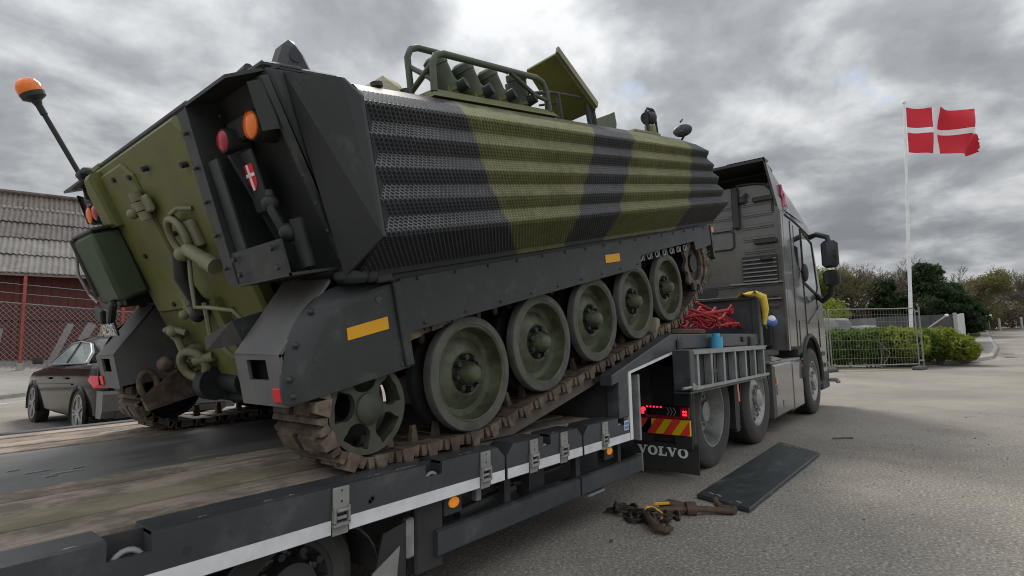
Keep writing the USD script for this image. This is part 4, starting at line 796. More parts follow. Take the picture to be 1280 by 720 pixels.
# ------------------------------------------------------------------ low loader trailer
DZ = .65
def make_trailer():
    T = thing('low_loader_trailer', 'grey low loader trailer with worn timber deck and white edge stripe', 'trailer', (1.5, 1.5, 0))
    # near side rail in segments, chamfered at the joints
    segs = [(-1.6, 2.245), (2.262, 2.995), (3.012, 3.63)]
    notches = [(.515, .628), (1.70, 1.80), (2.585, 2.66), (3.46, 3.55)]
    for (a, b) in segs:
        g = Polygon([(a, .475), (b, .475), (b, .595), (b-.055, DZ), (a+.055 if a > 0 else a, DZ), (a, .595 if a > 0 else DZ)])
        for n0, n1 in notches:
            if a < n0 < b: g = g.difference(sbox(n0, .595, n1, .70))
        m = MB(); m.prism(g, 'y', 0, .012)
        tops = [a+.055 if a > 0 else a]+[v for n0, n1 in notches if a < n0 < b for v in (n0, n1)]+[b-.055]
        for k in range(0, len(tops), 2):
            m.hull([(x, y, z) for x in (tops[k], tops[k+1]) for y, z in ((.012, DZ-.012), (.012, DZ), (.02, DZ+.004), (.145, DZ+.004), (.145, DZ-.012))])
        if a > 0: m.hull([(x, y, z) for x, z in ((a, .595), (a+.055, DZ)) for y in (.012, .145)]+[(a+.01, y, .58) for y in (.012, .145)])
        m.hull([(x, y, z) for x, z in ((b, .595), (b-.055, DZ)) for y in (.012, .145)]+[(b-.01, y, .58) for y in (.012, .145)])
        m.bx(a+.01, b-.01, .02, .14, .475, .49)
        rail = part(T, 'side_rail', m, 'trailer')
        m = MB()
        cuts = sorted([a+.004]+[v for n0, n1 in ((1.225, 1.305), (2.05, 2.13), (2.445, 2.535), (2.745, 2.83), (3.23, 3.31)) if a < n0 < b for v in (n0, n1)]+[b-.004])
        for k in range(0, len(cuts), 2): m.bx(cuts[k], cuts[k+1], -.003, -.0002, .478, .530)
        part(rail, 'reflective_stripe', m, 'white')
    for n0, n1 in notches:
        m = MB(); m.bx(n0-.004, n1+.004, .075, .085, .55, DZ-.002); m.bx(n0, n1, .012, .08, .560, .568); m.bx(n0-.006, n0, .012, .08, .56, DZ-.003); m.bx(n1, n1+.006, .012, .08, .56, DZ-.003); po = part(T, 'lashing_pocket', m, 'trailerdark')
        c = (n0+n1)/2; w_ = (n1-n0)*.36; m = MB(); m.tube([(c+w_*math.cos(t), .02, .567+w_*1.05*math.sin(t)) for t in np.linspace(.15, math.pi-.15, 9)], .0085, 8); part(po, 'lashing_ring', m, 'latch', 50)
    m = MB()
    for x, z, r_ in [(.725, .568, .013), (1.409, .565, .013), (1.418, .572, .010), (1.402, .558, .009), (2.40, .60, .008)]: m.cyl((x, -.001, z), (x, .004, z), r_, 14)
    part(T, 'drain_hole', m, 'glossblack')
    for x in (1.265, 2.09, 2.49, 2.787, 3.27):
        m = MB(); w_ = .036; m.bx(x-w_, x+w_, -.012, -.0005, .560, .648, .004); m.bx(x-w_, x-w_+.010, -.018, -.0005, .515, .575); m.bx(x+w_-.010, x+w_, -.018, -.0005, .515, .575); m.bx(x-w_, x+w_, -.018, -.0005, .505, .518); m.bx(x-w_*.95, x+w_*.95, -.0035, -.0005, .47, .51)
        la = part(T, 'bracket_latch', m, 'latch')
        m = MB(); m.box((x, -.014, .563), (.05, .022, .012), None, .003); m.box((x, -.010, .535), (.045, .012, .014), None, .003); part(la, 'lever', m, 'steel')
        m = MB(); m.bx(x-w_+.011, x+w_-.011, -.0025, -.0003, .519, .559); m.cyl((x, -.0125, .635), (x, -.0118, .635), .004, 8); m.cyl((x, -.0125, .595), (x, -.0118, .595), .005, 8); part(la, 'slot', m, 'glossblack')
    g = random.Random(11)
    for k in range(34):
        x = g.choice([g.uniform(-.3, 1.1), g.uniform(1.35, 2.2), g.uniform(2.28, 2.95), g.uniform(1.5, 1.7)]); L_ = g.uniform(.01, .07)
        if any(n0-.08 < x < n1+.02 for n0, n1 in notches) or 2.12 < x < 2.34 or 2.88 < x < 3.08: continue
        m = MB(); zt = DZ+.0005; m.hull([(x, .0105, zt-.004), (x+L_, .0105, zt-.003), (x, .0215, DZ+.0052), (x+L_*.7, .0225, DZ+.0052), (x+L_*.3, .011, zt-.009), (x+L_*.2, .03, DZ+.0045)]); part(T, 'worn_edge', m, 'steel', kind='single')
    # timber deck
    ys = [.155, .395, .619, .840, 1.030]
    for k in range(4):
        m = MB(); m.bx(-1.7, 3.40, ys[k]+.013, ys[k+1]-.013, DZ-.05, DZ-.004+(k % 2)*.003, .006); part(T, 'deck_plank', m, 'wood2' if k == 1 else 'wood1')
    ys = [2.17, 2.41, 2.63, 2.85, 3.04]
    for k in range(4):
        m = MB(); m.bx(-1.7, 3.40, ys[k]+.013, ys[k+1]-.013, DZ-.05, DZ-.004+(k % 2)*.003, .006); part(T, 'deck_plank', m, 'wood1')
    m = MB(); m.bx(-1.7, 3.45, 1.034, 2.166, DZ-.06, DZ-.008); dp = part(T, 'deck_plate', m, 'deckplate')
    m = MB()
    for (x, y, L, a_) in [(.62, 1.42, .10, .1), (.70, 1.30, .12, .0), (.75, 1.36, .05, .3), (1.25, 1.13, .20, -.05), (.55, 1.55, .05, .2), (1.9, 1.5, .16, .05), (1.85, 1.35, .12, -.1), (2.1, 1.7, .14, .1), (.63, 1.25, .05, .2)]:
        m.box((x, y, DZ-.006), (L, .014, .006), rotm('z', a_), .002)
    part(dp, 'weld_bead', m, 'steel')
    m = MB(); m.bx(-1.7, 3.63, 3.05, 3.17, .475, DZ+.004, .008); part(T, 'side_rail', m, 'trailer')
    m = MB(); m.bx(-1.7, 3.5, 1.0, 1.13, .30, .585); m.bx(-1.7, 3.5, 2.07, 2.2, .30, .585)
    for x in np.arange(-1.5, 3.5, .5): m.bx(x, x+.06, .02, 3.1, .50, .588)
    part(T, 'frame_beam', m, 'trailerdark')
    # wheels beneath the deck
    def wheel(parent, x, y0, y1, z, r, rimr, name='trailer_wheel', dish=.05, rim='steel', deep=False):
        s = 1 if y1 > y0 else -1; w = abs(y1-y0)    # y0 is the outer face
        t = MB(); pr = [(rimr, .02), (rimr+.01, 0.004), (r*.80, -.008), (r*.95, .006), (r, .03), (r, w-.03), (r*.95, w-.006), (r*.8, w+.004), (rimr, w-.01)]
        pr = pr if s == 1 else [(a, -b) for a, b in pr]
        t.lathe(pr[::-1], (x, y0, z), 'y', 48, flip=(s == -1))
        for k in range(44):
            a = k*2*math.pi/44
            for q in range(4):
                yy = y0+s*(.035+(w-.07)*(q+.5)/4); aa = a+(q % 2)*math.pi/44; R = rotm('y', -aa)
                t.box((x+(r+.003)*math.cos(aa), yy, z+(r+.003)*math.sin(aa)), (.012, (w-.07)/4*.86, r*.105), R)
        tyre = part(parent, name, t, 'rubber', 35)
        m = MB()
        if deep: pr = [(rimr+.006, .0), (rimr-.01, .0), (rimr-.02, .03), (rimr-.035, .10), (rimr-.05, .155), (rimr*.55, .165), (rimr*.5, .13), (.10, .12), (.09, .06), (0, .06)]
        else: pr = [(rimr+.006, .0), (rimr-.012, .0), (rimr-.03, .035), (rimr-.06, .055), (rimr*.62, .02), (rimr*.5, .012), (rimr*.46, .03), (.11, .03), (.10, -.02), (.05, -.04), (0, -.04)]
        pr = pr if s == 1 else [(a, -b) for a, b in pr]
        m.lathe(pr[::-1], (x, y0+s*.01, z), 'y', 40, flip=(s == -1)); part(tyre, 'rim', m, rim, 35)
        m = MB(); off = .12 if deep else .02
        for k in range(10):
            a = k*math.pi/5; m.cyl((x+.14*math.cos(a), y0+s*(off+.02), z+.14*math.sin(a)), (x+.14*math.cos(a), y0+s*(off-.025), z+.14*math.sin(a)), .016, 6)
        part(tyre, 'wheel_nuts', m, 'latch' if rim == 'steel' else 'trailerdark')
        if not deep:
            m = MB()
            for k in range(10):
                a = k*math.pi/5+.31; m.ball((x+(rimr*.76)*math.cos(a), y0+s*.055, z+(rimr*.76)*math.sin(a)), .036, 1, (1, .35, 1))
            part(tyre, 'vent_holes', m, 'glossblack')
        return tyre
    make_trailer.wheel = wheel
    for x in (1.14, .42): wheel(T, x, .12, .40, .275, .275, .17, rim='trailerdark')
    m = MB()
    for r_ in (.34,):
        pts = [(1.14+r_*math.cos(t), .275+r_*math.sin(t)*.72) for t in np.linspace(-.1, math.pi+.1, 17)]
        for k in range(16): m.hull([(p[0], y, p[1]+dz) for p in pts[k:k+2] for y in (.05, .40) for dz in (0, .012)])
    part(T, 'wheel_guard', m, 'plastic', 40)
    m = MB(); m.hull([(1.50, .04, .40), (1.62, .04, .42), (1.62, .04, .10), (1.42, .04, .10), (1.50, .05, .40), (1.62, .05, .42), (1.62, .05, .10), (1.42, .05, .10)]); part(T, 'mud_flap', m, 'plastic')
    m = MB(); m.hull([(1.44, .030, .26), (1.58, .030, .33), (1.56, .030, .18), (1.42, .030, .14), (1.44, .036, .26), (1.58, .036, .33), (1.56, .036, .18), (1.42, .036, .14)]); part(T, 'torn_sticker', m, 'latch')
    m = MB(); m.bx(1.62, 1.665, .03, .07, .26, .43, .008); part(T, 'guard_stay', m, 'steel')
    # side guard
    m = MB(); m.bx(1.69, 1.86, .055, .10, .16, .475, .01); m.bx(2.32, 2.37, .07, .11, .25, .475); m.bx(3.02, 3.07, .07, .11, .25, .475); m.bx(3.55, 3.59, .06, .11, .25, .475); m.bx(2.6, 2.75, .12, .2, .25, .475); part(T, 'guard_bracket', m, 'trailerdark')
    for a, b in ((1.80, 3.005), (3.025, 3.87)):
        m = MB(); m.hull([(x, y, z) for x in (a, b) for y, z in ((.045, .335), (.03, .325), (.03, .225), (.045, .215), (.075, .215), (.075, .335))]); part(T, 'side_guard_rail', m, 'trailer')
    m = MB(); m.bx(3.862, 3.872, .028, .078, .213, .340, .002); part(T, 'rail_end_cap', m, 'latch')
    for x in (1.925, 3.42):
        m = MB(); m.bx(x-.06, x+.06, .055, .07, .375, .475, .004); lb = part(T, 'marker_lamp', m, 'trailerdark'); m = MB(); m.ball((x, .052, .43), .028, 2, (1.25, .4, .9)); part(lb, 'lens', m, 'amberglow', True)
    m = MB(); m.cyl((2.05, .16, .33), (2.5, .16, .36), .03, 8); m.bx(2.7, 3.3, .25, .5, .26, .46, .02); m.tube([(2.0, .2, .44), (2.3, .15, .40), (2.6, .18, .37), (3.0, .15, .40)], .015); m.bx(3.3, 3.7, .3, .6, .2, .45, .03); part(T, 'air_tank', m, 'trailerdark', 40)
    m = MB(); m.bx(2.08, 2.115, .05, .08, .40, .475); m.bx(3.1, 3.3, .03, .1, .195, .21); part(T, 'hook_stay', m, 'alu')
    # small blue notice
    m = MB(); m.bx(3.545, 3.605, -.003, -.0003, .555, .62); no = part(T, 'notice', m, 'white'); m = MB(); m.bx(3.551, 3.599, -.0045, -.003, .563, .585); m.bx(3.551, 3.599, -.0045, -.003, .592, .613); part(no, 'print', m, 'bluedark')
    # swan neck: post, sloping beam, upper beam
    m = MB(); m.bevprism([(3.49, DZ-.01), (3.63, DZ-.01), (3.63, .955), (4.48, 1.09), (4.55, 1.075), (4.55, 1.228), (4.43, 1.228), (3.40, .945), (3.40, .875), (3.49, .89)], 'y', .0, .10, .006)
    sw = part(T, 'swan_neck', m, 'trailer')
    m = MB(); m.prism([(3.648, .475), (3.688, .475), (3.688, .945), (4.47, 1.066), (4.46, 1.092), (3.648, .963)], 'y', .004, .02); part(sw, 'reflective_stripe', m, 'white')
    m = MB(); m.bx(3.79, 3.815, .0, .06, .45, .93, .004); m.bx(3.62, 3.645, .01, .1, .475, .95); part(T, 'neck_stay', m, 'alu')
    for z0, z1, y0, y1 in ((DZ, .93, 2.45, 2.55),):
        m = MB(); m.bevprism([(3.49, z0), (3.63, z0), (3.63, .955), (4.48, 1.09), (4.55, 1.228), (4.43, 1.228), (3.40, .945), (3.40, .875), (3.49, .89)], 'y', y0, y1, .006); part(T, 'swan_neck', m, 'trailer')
    m = MB(); m.hull([(3.42, y, z) for y in (.1, 2.45) for z in (.90, .93)]+[(4.5, y, z) for y in (.1, 2.45) for z in (1.19, 1.222)]); m.bx(3.50, 3.52, .1, 2.45, .40, .9); part(T, 'neck_slope_plate', m, 'trailerdark')
    m = MB(); m.bx(4.55, 7.02, .0, .08, 1.10, 1.23, .006); part(T, 'upper_beam', m, 'trailer')
    m = MB(); m.bx(4.55, 7.02, 2.45, 2.53, 1.10, 1.23, .006); m.bx(4.5, 6.98, .08, 2.45, 1.16, 1.205); part(T, 'upper_deck', m, 'trailerdark')
    m = MB()
    for x in (4.62, 5.58, 6.55): m.cyl((x, -.004, 1.165), (x, .004, 1.165), .03, 12)
    m.box((4.56, -.01, 1.12), (.10, .03, .13), None, .02); m.box((6.6, -.012, 1.14), (.16, .03, .12), None, .02); m.box((6.3, -.012, 1.17), (.06, .02, .06), None, .01); part(T, 'beam_lugs', m, 'trailerdark')
    # headboard
    m = MB(); m.bx(6.92, 6.97, .0, 2.5, 1.23, 1.66); m.bx(6.90, 7.0, -.03, .06, 1.0, 1.66, .01); m.bx(6.9, 6.98, .0, 2.5, 1.64, 1.68, .006); m.bx(7.0, 7.04, -.02, .02, .98, 1.6); part(T, 'headboard', m, 'trailer')
    # aluminium ladder rack hung under the upper beam
    x0, x1, y0 = 4.47, 6.55, -.16
    m = MB(); m.bx(x0, x1, y0-.012, y0+.012, 1.055, 1.085, .004); m.bx(x0, x1+.08, y0-.012, y0+.012, .765, .795, .004); m.bx(x0, x1+.1, y0, .0, 1.085, 1.095); lad = part(T, 'ladder_rack', m, 'alu')
    for k in range(7):
        x = x0+.08+k*(x1-x0-.16)/6; m = MB(); m.bx(x-.022, x+.022, y0-.008, y0+.055, .795, 1.055); part(lad, 'ladder_rung', m, 'alu')
    m = MB(); m.bx(x0, x1, -.10, -.09, .78, 1.07); m.bx(x0-.10, x0, y0-.01, -.02, .765, 1.09, .006); m.bx(x0-.1, x1, -.16, -.02, .745, .76); part(T, 'rack_back', m, 'trailer')
    m = MB(); m.cyl((x0-.26, -.17, .80), (x0, -.17, .80), .012, 8); m.box((x0-.07, -.17, .80), (.04, .04, .06), None, .01); part(T, 'locking_pin', m, 'steel')
    m = MB()
    for x in (4.95, 6.0): m.bx(x, x+.05, -.155, -.14, .80, 1.06); m.box((x+.02, -.15, .90), (.09, .02, .03))
    part(T, 'rack_strap', m, 'trailerdark')
    # loading ramps under the tracks
    for yc in (.31, 2.46):
        m = MB()
        for y in (yc-.14, yc+.12): m.hull([(x, yy, z) for yy in (y, y+.10) for x, z in ((2.2, .655), (2.32, .675), (3.0, .838), (3.0, .768), (2.52, .655))]); m.hull([(x, yy, z) for yy in (y, y+.10) for x, z in ((3.0, .838), (4.46, 1.192), (4.46, 1.12), (3.0, .768))])
        for x in np.arange(2.3, 4.3, .22): m.box((x, yc+.03, .645+(x-2.3)*.241), (.05, .26, .02), rotm('y', -.24))
        part(T, 'loading_ramp', m, 'rampsteel')
    return T
M['rampsteel'] = paint('dusty_ramp_steel', (.09, .075, .062), (.155, .13, .11), .75, 6., dust=(.06, .06, .06), dlo=.5, dhi=.7)
make_trailer()
wheel = make_trailer.wheel

# ------------------------------------------------------------------ tractor unit
def slab_word(mb, R, t, h, width):
    """VOLVO in wide slab-serif capitals."""
    def V(): return unary_union([Polygon([(.05, 1), (.36, 1), (.66, .30), (.58, 0), (.46, 0)]), Polygon([(.86, 1), (1.0, 1), (.60, 0), (.48, 0)]), sbox(-.03, .86, .45, 1), sbox(.72, .86, 1.12, 1)]), 1.15
    def O(): return affinity.scale(Point(.58, .5).buffer(1, 20), .56, .53, origin=(.58, .5)).difference(affinity.scale(Point(.58, .5).buffer(1, 20), .25, .36, origin=(.58, .5))), 1.22
    def L(): return unary_union([sbox(.14, 0, .44, 1), sbox(0, .86, .60, 1), sbox(0, 0, .95, .15), Polygon([(.82, .1), (.95, .1), (.95, .42), (.86, .42)])]), 1.02
    x = 0; gs = []
    for f in (V, O, L, V, O): g, w = f(); gs.append(affinity.translate(g, x)); x += w
    s = width/x
    for g in gs: mb.prism(affinity.scale(g, s, h, origin=(0, 0)), 'z', 0, .003, R, t)
def make_tractor():
    T = thing('tractor_lorry', 'grey high roof lorry tractor coupled to the low loader', 'lorry', (8.0, 1.25, 0))
    arch = [(9.67+.66*math.cos(t), .52+.66*math.sin(t)) for t in np.linspace(math.radians(-12), math.radians(150), 14)]
    body = [(8.42, 1.0), (9.02, 1.0)]+[p for p in arch[::-1] if p[0] > 9.0]
    body = [(8.42, 3.0), (8.42, 1.0), (9.04, 1.0)]+arch[::-1]+[(10.36, .36), (10.92, .36), (10.97, 1.1), (10.88, 1.9), (10.60, 2.45), (10.36, 2.92), (10.2, 3.02)]
    m = MB(); m.bevprism(body, 'y', .0, 2.5, .05); cab = part(T, 'cab', m, 'tractor', 35)
    # roof fairing: sides, top, open at the back
    m = MB()
    P = lambda x, y, z: (x, y, z)
    m.hull([P(x, y, z) for x, z, i in ((8.78, 2.97, .01), (10.25, 2.97, .01), (8.78, 3.30, .03), (9.3, 3.30, .05), (10.12, 3.05, .06)) for y in (i, 2.5-i)]+[P(x, y, z) for x, z, i in ((8.78, 3.70, .22), (9.15, 3.58, .25), (9.65, 3.30, .28)) for y in (i, 2.5-i)]); part(T, 'roof_fairing', m, 'tractor', 30)
    for s in (0, 1):
        Y = lambda y: y if s == 0 else 2.5-y
        m = MB(); m.hull([P(8.16, Y(.10), 3.66), P(8.42, Y(.02), 2.95), P(8.85, Y(.01), 2.95), P(8.85, Y(.03), 3.32), P(8.85, Y(.20), 3.68), P(8.16, Y(.13), 3.66), P(8.42, Y(.05), 2.95), P(8.85, Y(.04), 2.95)]); part(T, 'side_extender', m, 'tractor')
        m = MB(); m.hull([P(8.36, Y(.0), 1.0), P(8.36, Y(.03), 1.0), P(8.44, Y(-.0), 1.0), P(8.36, Y(.0), 2.96), P(8.36, Y(.03), 2.96), P(8.44, Y(.0), 2.96)]); part(T, 'corner_extender', m, 'tractor')
    m = MB(); m.hull([P(8.10, .12, 3.70), P(8.10, 2.38, 3.70), P(8.85, .18, 3.71), P(8.85, 2.32, 3.71), P(8.10, .12, 3.66), P(8.10, 2.38, 3.66), P(8.85, .18, 3.67), P(8.85, 2.32, 3.67)]); m.hull([P(8.1, .10, 3.71), P(8.1, .62, 3.71), P(8.5, .14, 3.76), P(8.5, .62, 3.76), P(8.3, .12, 3.66), P(8.3, .62, 3.66)]); part(T, 'roof_lip', m, 'plastic')
    m = MB(); m.bx(8.74, 8.778, .22, 2.28, 3.3, 3.64); part(T, 'fairing_back', m, 'glossblack')
    # cab back with pressed ribs
    back = Polygon([(.03, 1.0), (2.47, 1.0), (2.47, 3.2), (2.32, 3.42), (.28, 3.42), (.12, 3.30), (.03, 3.05)])
    m = MB(); m.prism(back, 'x', 8.385, 8.425); m.prism([(.14, 2.96), (2.36, 2.96), (2.3, 3.38), (.3, 3.38), (.16, 3.26)], 'x', 8.43, 8.74); bk = part(T, 'cab_back', m, 'tractor')
    for k, z in enumerate((1.62, 1.78, 1.94, 2.42, 2.60, 2.78, 2.96, 3.12)):
        for y0, y1 in ((.10, .52), (.66, 1.12), (1.3, 2.35)):
            if z in (2.42, 2.60) and y0 == .66: continue
            m = MB(); m.bx(8.365, 8.386, y0, y1, z, z+.045, .008); m.bx(8.372, 8.386, y0, y1, z-.016, z, 0); part(bk, 'pressed_rib', m, 'tractor')
    ring = [(8.375, .66+.36*a, 2.50+.28*b) for a, b in ((.12, 0), (.88, 0), (1, .12), (1, .88), (.88, 1), (.12, 1), (0, .88), (0, .12))]; m = MB(); m.tube(ring, .014, 6, closed=True); part(bk, 'window_surround', m, 'plastic', 40)
    m = MB(); m.tube([(8.37, .10+.30*a, 2.98+.5*b) for a, b in ((0, 0), (.0, .6), (.25, .82), (.8, .9), (1.6, .92))], .016, 6); part(bk, 'seam', m, 'plastic')
    m = MB(); m.box((8.34, .60, 3.10), (.07, .09, .62), None, .01); m.box((8.33, .50, 3.20), (.05, .10, .10), None, .02); m.box((8.33, .46, 3.26), (.04, .04, .10), rotm('x', .8), .01); part(T, 'air_line_mast', m, 'plastic')
    m = MB()
    for z, L in ((3.18, .34), (2.56, .38), (2.32, .2)): m.box((8.345, .22, z), (.05, L*.8, .07), None, .01)
    part(T, 'grab_handle', m, 'plastic')
    # intake grille
    m = MB(); m.bx(8.36, 8.386, .08, .56, 1.98, 2.36, .004); gr = part(T, 'air_intake', m, 'plastic')
    for z in np.arange(2.0, 2.35, .06): m = MB(); m.box((8.355, .32, z), (.02, .46, .018), rotm('y', .5)); part(gr, 'slat', m, 'tractor')
    m = MB(); m.bx(8.35, 8.386, .03, .74, 1.955, 1.975); m.bx(8.35, 8.386, .06, .5, 1.72, 1.735); part(T, 'intake_trim', m, 'alu')
    # left part of the back: dark window and equipment behind the carrier
    m = MB(); m.bx(8.36, 8.386, .95, 1.30, 1.60, 1.93, .02); part(T, 'rear_locker', m, 'plastic')
    # red scroll on the side of the fairing
    for k, (x, z) in enumerate([(8.62, 3.33), (8.74, 3.22), (8.87, 3.09), (8.66, 3.18), (8.80, 3.05)]):
        yy = .012
        m = MB(); m.hull([(x-.06, yy+.004, z-.09), (x+.0, yy+.006, z+.08), (x+.07, yy+.006, z+.02), (x+.01, yy+.004, z-.12), (x-.06, yy+.04, z-.09), (x+.0, yy+.04, z+.08), (x+.07, yy+.04, z+.02), (x+.01, yy+.04, z-.12)]); part(T, 'red_emblem', m, 'emblem')
    # door, windows, handle
    m = MB(); m.prism([(9.06, 2.86), (9.44, 2.84), (9.50, 2.12), (9.16, 2.30), (9.04, 2.5)], 'y', -.006, .004); part(T, 'quarter_window', m, 'darkglass')
    m = MB(); m.prism([(9.52, 2.83), (10.22, 2.70), (10.44, 2.02), (10.35, 1.92), (9.55, 2.05)], 'y', -.006, .004); part(T, 'door_window', m, 'sideglass')
    m = MB()
    m.tube([(9.50, -.004, 2.86), (10.26, -.004, 2.74), (10.48, -.004, 2.0), (10.36, -.004, 1.88), (9.52, -.004, 2.02), (9.50, -.004, 2.86)], .018, 6); m.tube([(9.50, -.006, 2.02), (9.52, -.006, 1.1)], .006, 4); m.tube([(10.40, -.006, 1.9), (10.42, -.006, 1.0)], .006, 4); m.tube([(8.6, -.004, 2.95), (9.2, -.004, 2.93), (10.2, .0, 2.84)], .014, 6); part(T, 'door_seal', m, 'plastic', 40)
    m = MB(); m.tube([(8.86, -.003, 1.05), (8.86, -.003, 2.9)], .007, 4); m.tube([(9.50, -.006, 1.42), (8.9, -.004, 1.42)], .006, 4); m.tube([(9.04, -.004, 1.02), (9.04, -.004, 1.42)], .006, 4); m.tube([(10.15, -.006, 1.15), (10.9, -.004, 1.2)], .007, 4); m.tube([(8.5, .0, 3.02), (9.9, .02, 3.02)], .007, 4); part(T, 'panel_gap', m, 'glossblack')
    m = MB(); m.bx(10.4, 10.7, -.015, .02, .66, .74, .01); m.bx(10.42, 10.72, -.015, .02, .86, .93, .01); part(T, 'cab_step', m, 'plastic')
    m = MB(); m.box((9.72, -.012, 1.78), (.16, .03, .05), rotm('y', .2), .01); part(T, 'door_handle', m, 'alu')
    m = MB(); m.hull([(9.62, -.02, 1.40), (10.60, -.02, 1.72), (10.62, .02, 1.70), (9.62, .02, 1.36), (10.3, -.018, 1.42)]); part(T, 'door_swage', m, 'tractor')
    # mirrors
    m = MB(); m.tube([(10.15, -.01, 2.82), (10.10, -.12, 2.85), (10.08, -.28, 2.78), (10.08, -.30, 2.62)], .045, 8); m.tube([(10.40, -.01, 1.86), (10.26, -.12, 1.76), (10.16, -.26, 1.86), (10.08, -.31, 2.1)], .045, 8); arm = part(T, 'mirror_arm', m, 'plastic', 50)
    for z0, z1 in ((2.28, 2.72), (1.98, 2.24)):
        m = MB(); m.box((10.08, -.30, (z0+z1)/2), (.16, .24, z1-z0), None, .05); mm = part(T, 'door_mirror', m, 'plastic', 40); m = MB(); m.box((9.996, -.30, (z0+z1)/2), (.006, .19, z1-z0-.06)); part(mm, 'mirror_glass', m, 'darkglass')
    m = MB(); m.hull([(9.70, -.03, 1.98), (9.95, -.05, 1.98), (9.72, -.10, 2.22), (9.86, -.12, 2.2), (9.72, -.02, 2.25), (9.9, -.02, 2.2)]) if False else m.ball((9.36, -.06, 2.16), .10, 2, (.8, .5, 1.4)); part(T, 'side_fitting', m, 'plastic', True)
    # steps, bumper, wheel arch trim
    m = MB(); m.bx(10.36, 10.95, -.01, .1, .30, .62, .03); m.bx(10.9, 11.02, .0, 2.5, .30, .75, .04); part(T, 'bumper', m, 'plastic')
    m = MB(); m.tube([(9.67+.68*math.cos(t), -.005, .52+.68*math.sin(t)) for t in np.linspace(math.radians(-5), math.radians(175), 20)], .035, 6); part(T, 'wheel_arch', m, 'plastic', 60)
    m = MB(); m.box((10.86, -.09, .44), (.10, .14, .06), None, .02); m.box((10.97, -.12, .40), (.09, .05, .05), None, .02); m.cyl((10.7, -.03, .72), (10.7, -.06, .72), .04, 12); part(T, 'front_step', m, 'latch')
    m = MB(); m.box((11.0, -.14, .40), (.06, .05, .05), None, .02); part(T, 'corner_marker', m, 'redlamp')
    # skirt tanks between the wheels
    for a, b in ((7.50, 8.42), (8.432, 9.04)):
        m = MB(); m.bevprism([(a, .17), (b, .19), (b, .86), (a, .84)], 'y', .0, .50, .03); part(T, 'side_panel', m, 'tractor')
    m = MB(); m.bx(7.42, 9.04, .02, .5, .845, .885, .01); part(T, 'tank_top', m, 'alu')
    m = MB(); m.hull([(7.45, y, z) for y in (.01, .4) for z in (.88, .95)]+[(8.0, y, .9) for y in (.01, .4)]); part(T, 'tread_plate', m, 'alu')
    m = MB(); m.bx(9.0, 9.03, -.012, .0, .68, .78, .002); m.bx(7.54, 7.57, -.012, .0, .60, .68, .002); part(T, 'side_reflector', m, 'orangelens')
    m = MB(); m.box((9.09, -.0, .84), (.10, .04, .06), None, .01); m.box((7.62, -.004, .52), (.10, .01, .12), None, .002); m.box((7.9, -.004, .33), (.10, .01, .08), None, .003); part(T, 'catch_plate', m, 'alu')
    # frame, gear between cab and deck
    m = MB(); m.bx(4.6, 10.6, .85, .95, .62, .95); m.bx(4.6, 10.6, 1.55, 1.65, .62, .95); m.bx(4.6, 4.66, .3, 2.2, .30, .95); m.bx(6.9, 8.3, .55, 1.95, .5, .95, .05); m.bx(7.2, 8.3, .3, 2.2, .95, 1.35, .03); part(T, 'chassis', m, 'trailerdark')
    m = MB(); m.hull([(7.5, .5, 1.2), (7.5, 1.9, 1.2), (8.25, .35, 1.2), (8.25, 2.1, 1.2), (8.25, .35, 1.65), (8.25, 2.1, 1.65), (7.9, .6, 1.5), (7.9, 1.8, 1.5)]); part(T, 'engine_cover', m, 'plastic')
    m = MB(); m.tube([(8.33, .45, 1.55), (8.1, .38, 1.3), (7.7, .5, 1.18), (7.4, .9, 1.3), (7.1, 1.1, 1.4)], .022, 8); m.tube([(8.33, .6, 1.6), (8.0, .55, 1.25), (7.6, .7, 1.2), (7.1, 1.2, 1.35)], .02, 8); m.bx(8.28, 8.38, .2, .5, 1.05, 1.55, .02); part(T, 'air_hose', m, 'plastic', 60)
    m = MB(); m.bx(7.55, 8.3, .12, .5, .93, 1.02, .02); part(T, 'catwalk_box', m, 'plastic')
    # wheels
    for y0, y1 in ((-.02, .27), (2.52, 2.23)):
        wheel(T, 9.67, y0, y1, .5, .5, .30, 'front_wheel'); wheel(T, 6.685, y0, y1, .5, .5, .30, 'middle_wheel'); wheel(T, 5.255, y0, y1 if y0 > 1 else .30, .5, .5, .31, 'drive_wheel', deep=True)
        s = 1 if y0 < 1 else -1; wheel(T, 5.255, y0+s*.36, y0+s*.64, .5, .5, .31, 'drive_wheel', deep=True)
    # mudguards
    def guard(cx, a0, a1, r, w0, w1, name='mudguard'):
        m = MB(); t = np.linspace(math.radians(a0), math.radians(a1), 15)
        for k in range(14): m.hull([(cx+rr*math.cos(a), y, .5+rr*math.sin(a)) for a in t[k:k+2] for rr in (r, r+.018) for y in (w0, w1)])
        part(T, name, m, 'plastic', 40)
    guard(6.685, 2, 178, .565, .0, .62); guard(5.255, 35, 178, .575, .0, .62); guard(6.685, 2, 178, .565, 1.88, 2.5); guard(5.255, 35, 178, .575, 1.88, 2.5)
    m = MB(); m.bx(5.93, 5.96, .0, .55, .25, .95); m.hull([(5.97, .0, .9), (6.1, .0, .9), (5.96, .0, .22), (6.06, .0, .22), (5.97, .02, .9), (6.1, .02, .9), (5.96, .02, .22), (6.06, .02, .22)]); m.bx(4.62, 4.66, -.06, .10, .25, .95, .01); part(T, 'spray_guard', m, 'plastic')
    m = MB(); m.hull([(6.02, -.004, .70), (6.07, -.004, .70), (6.05, -.004, .52), (6.09, -.004, .52), (6.02, .0, .70), (6.07, .0, .70), (6.05, .0, .52), (6.09, .0, .52)]); part(T, 'side_reflector', m, 'orangelens')
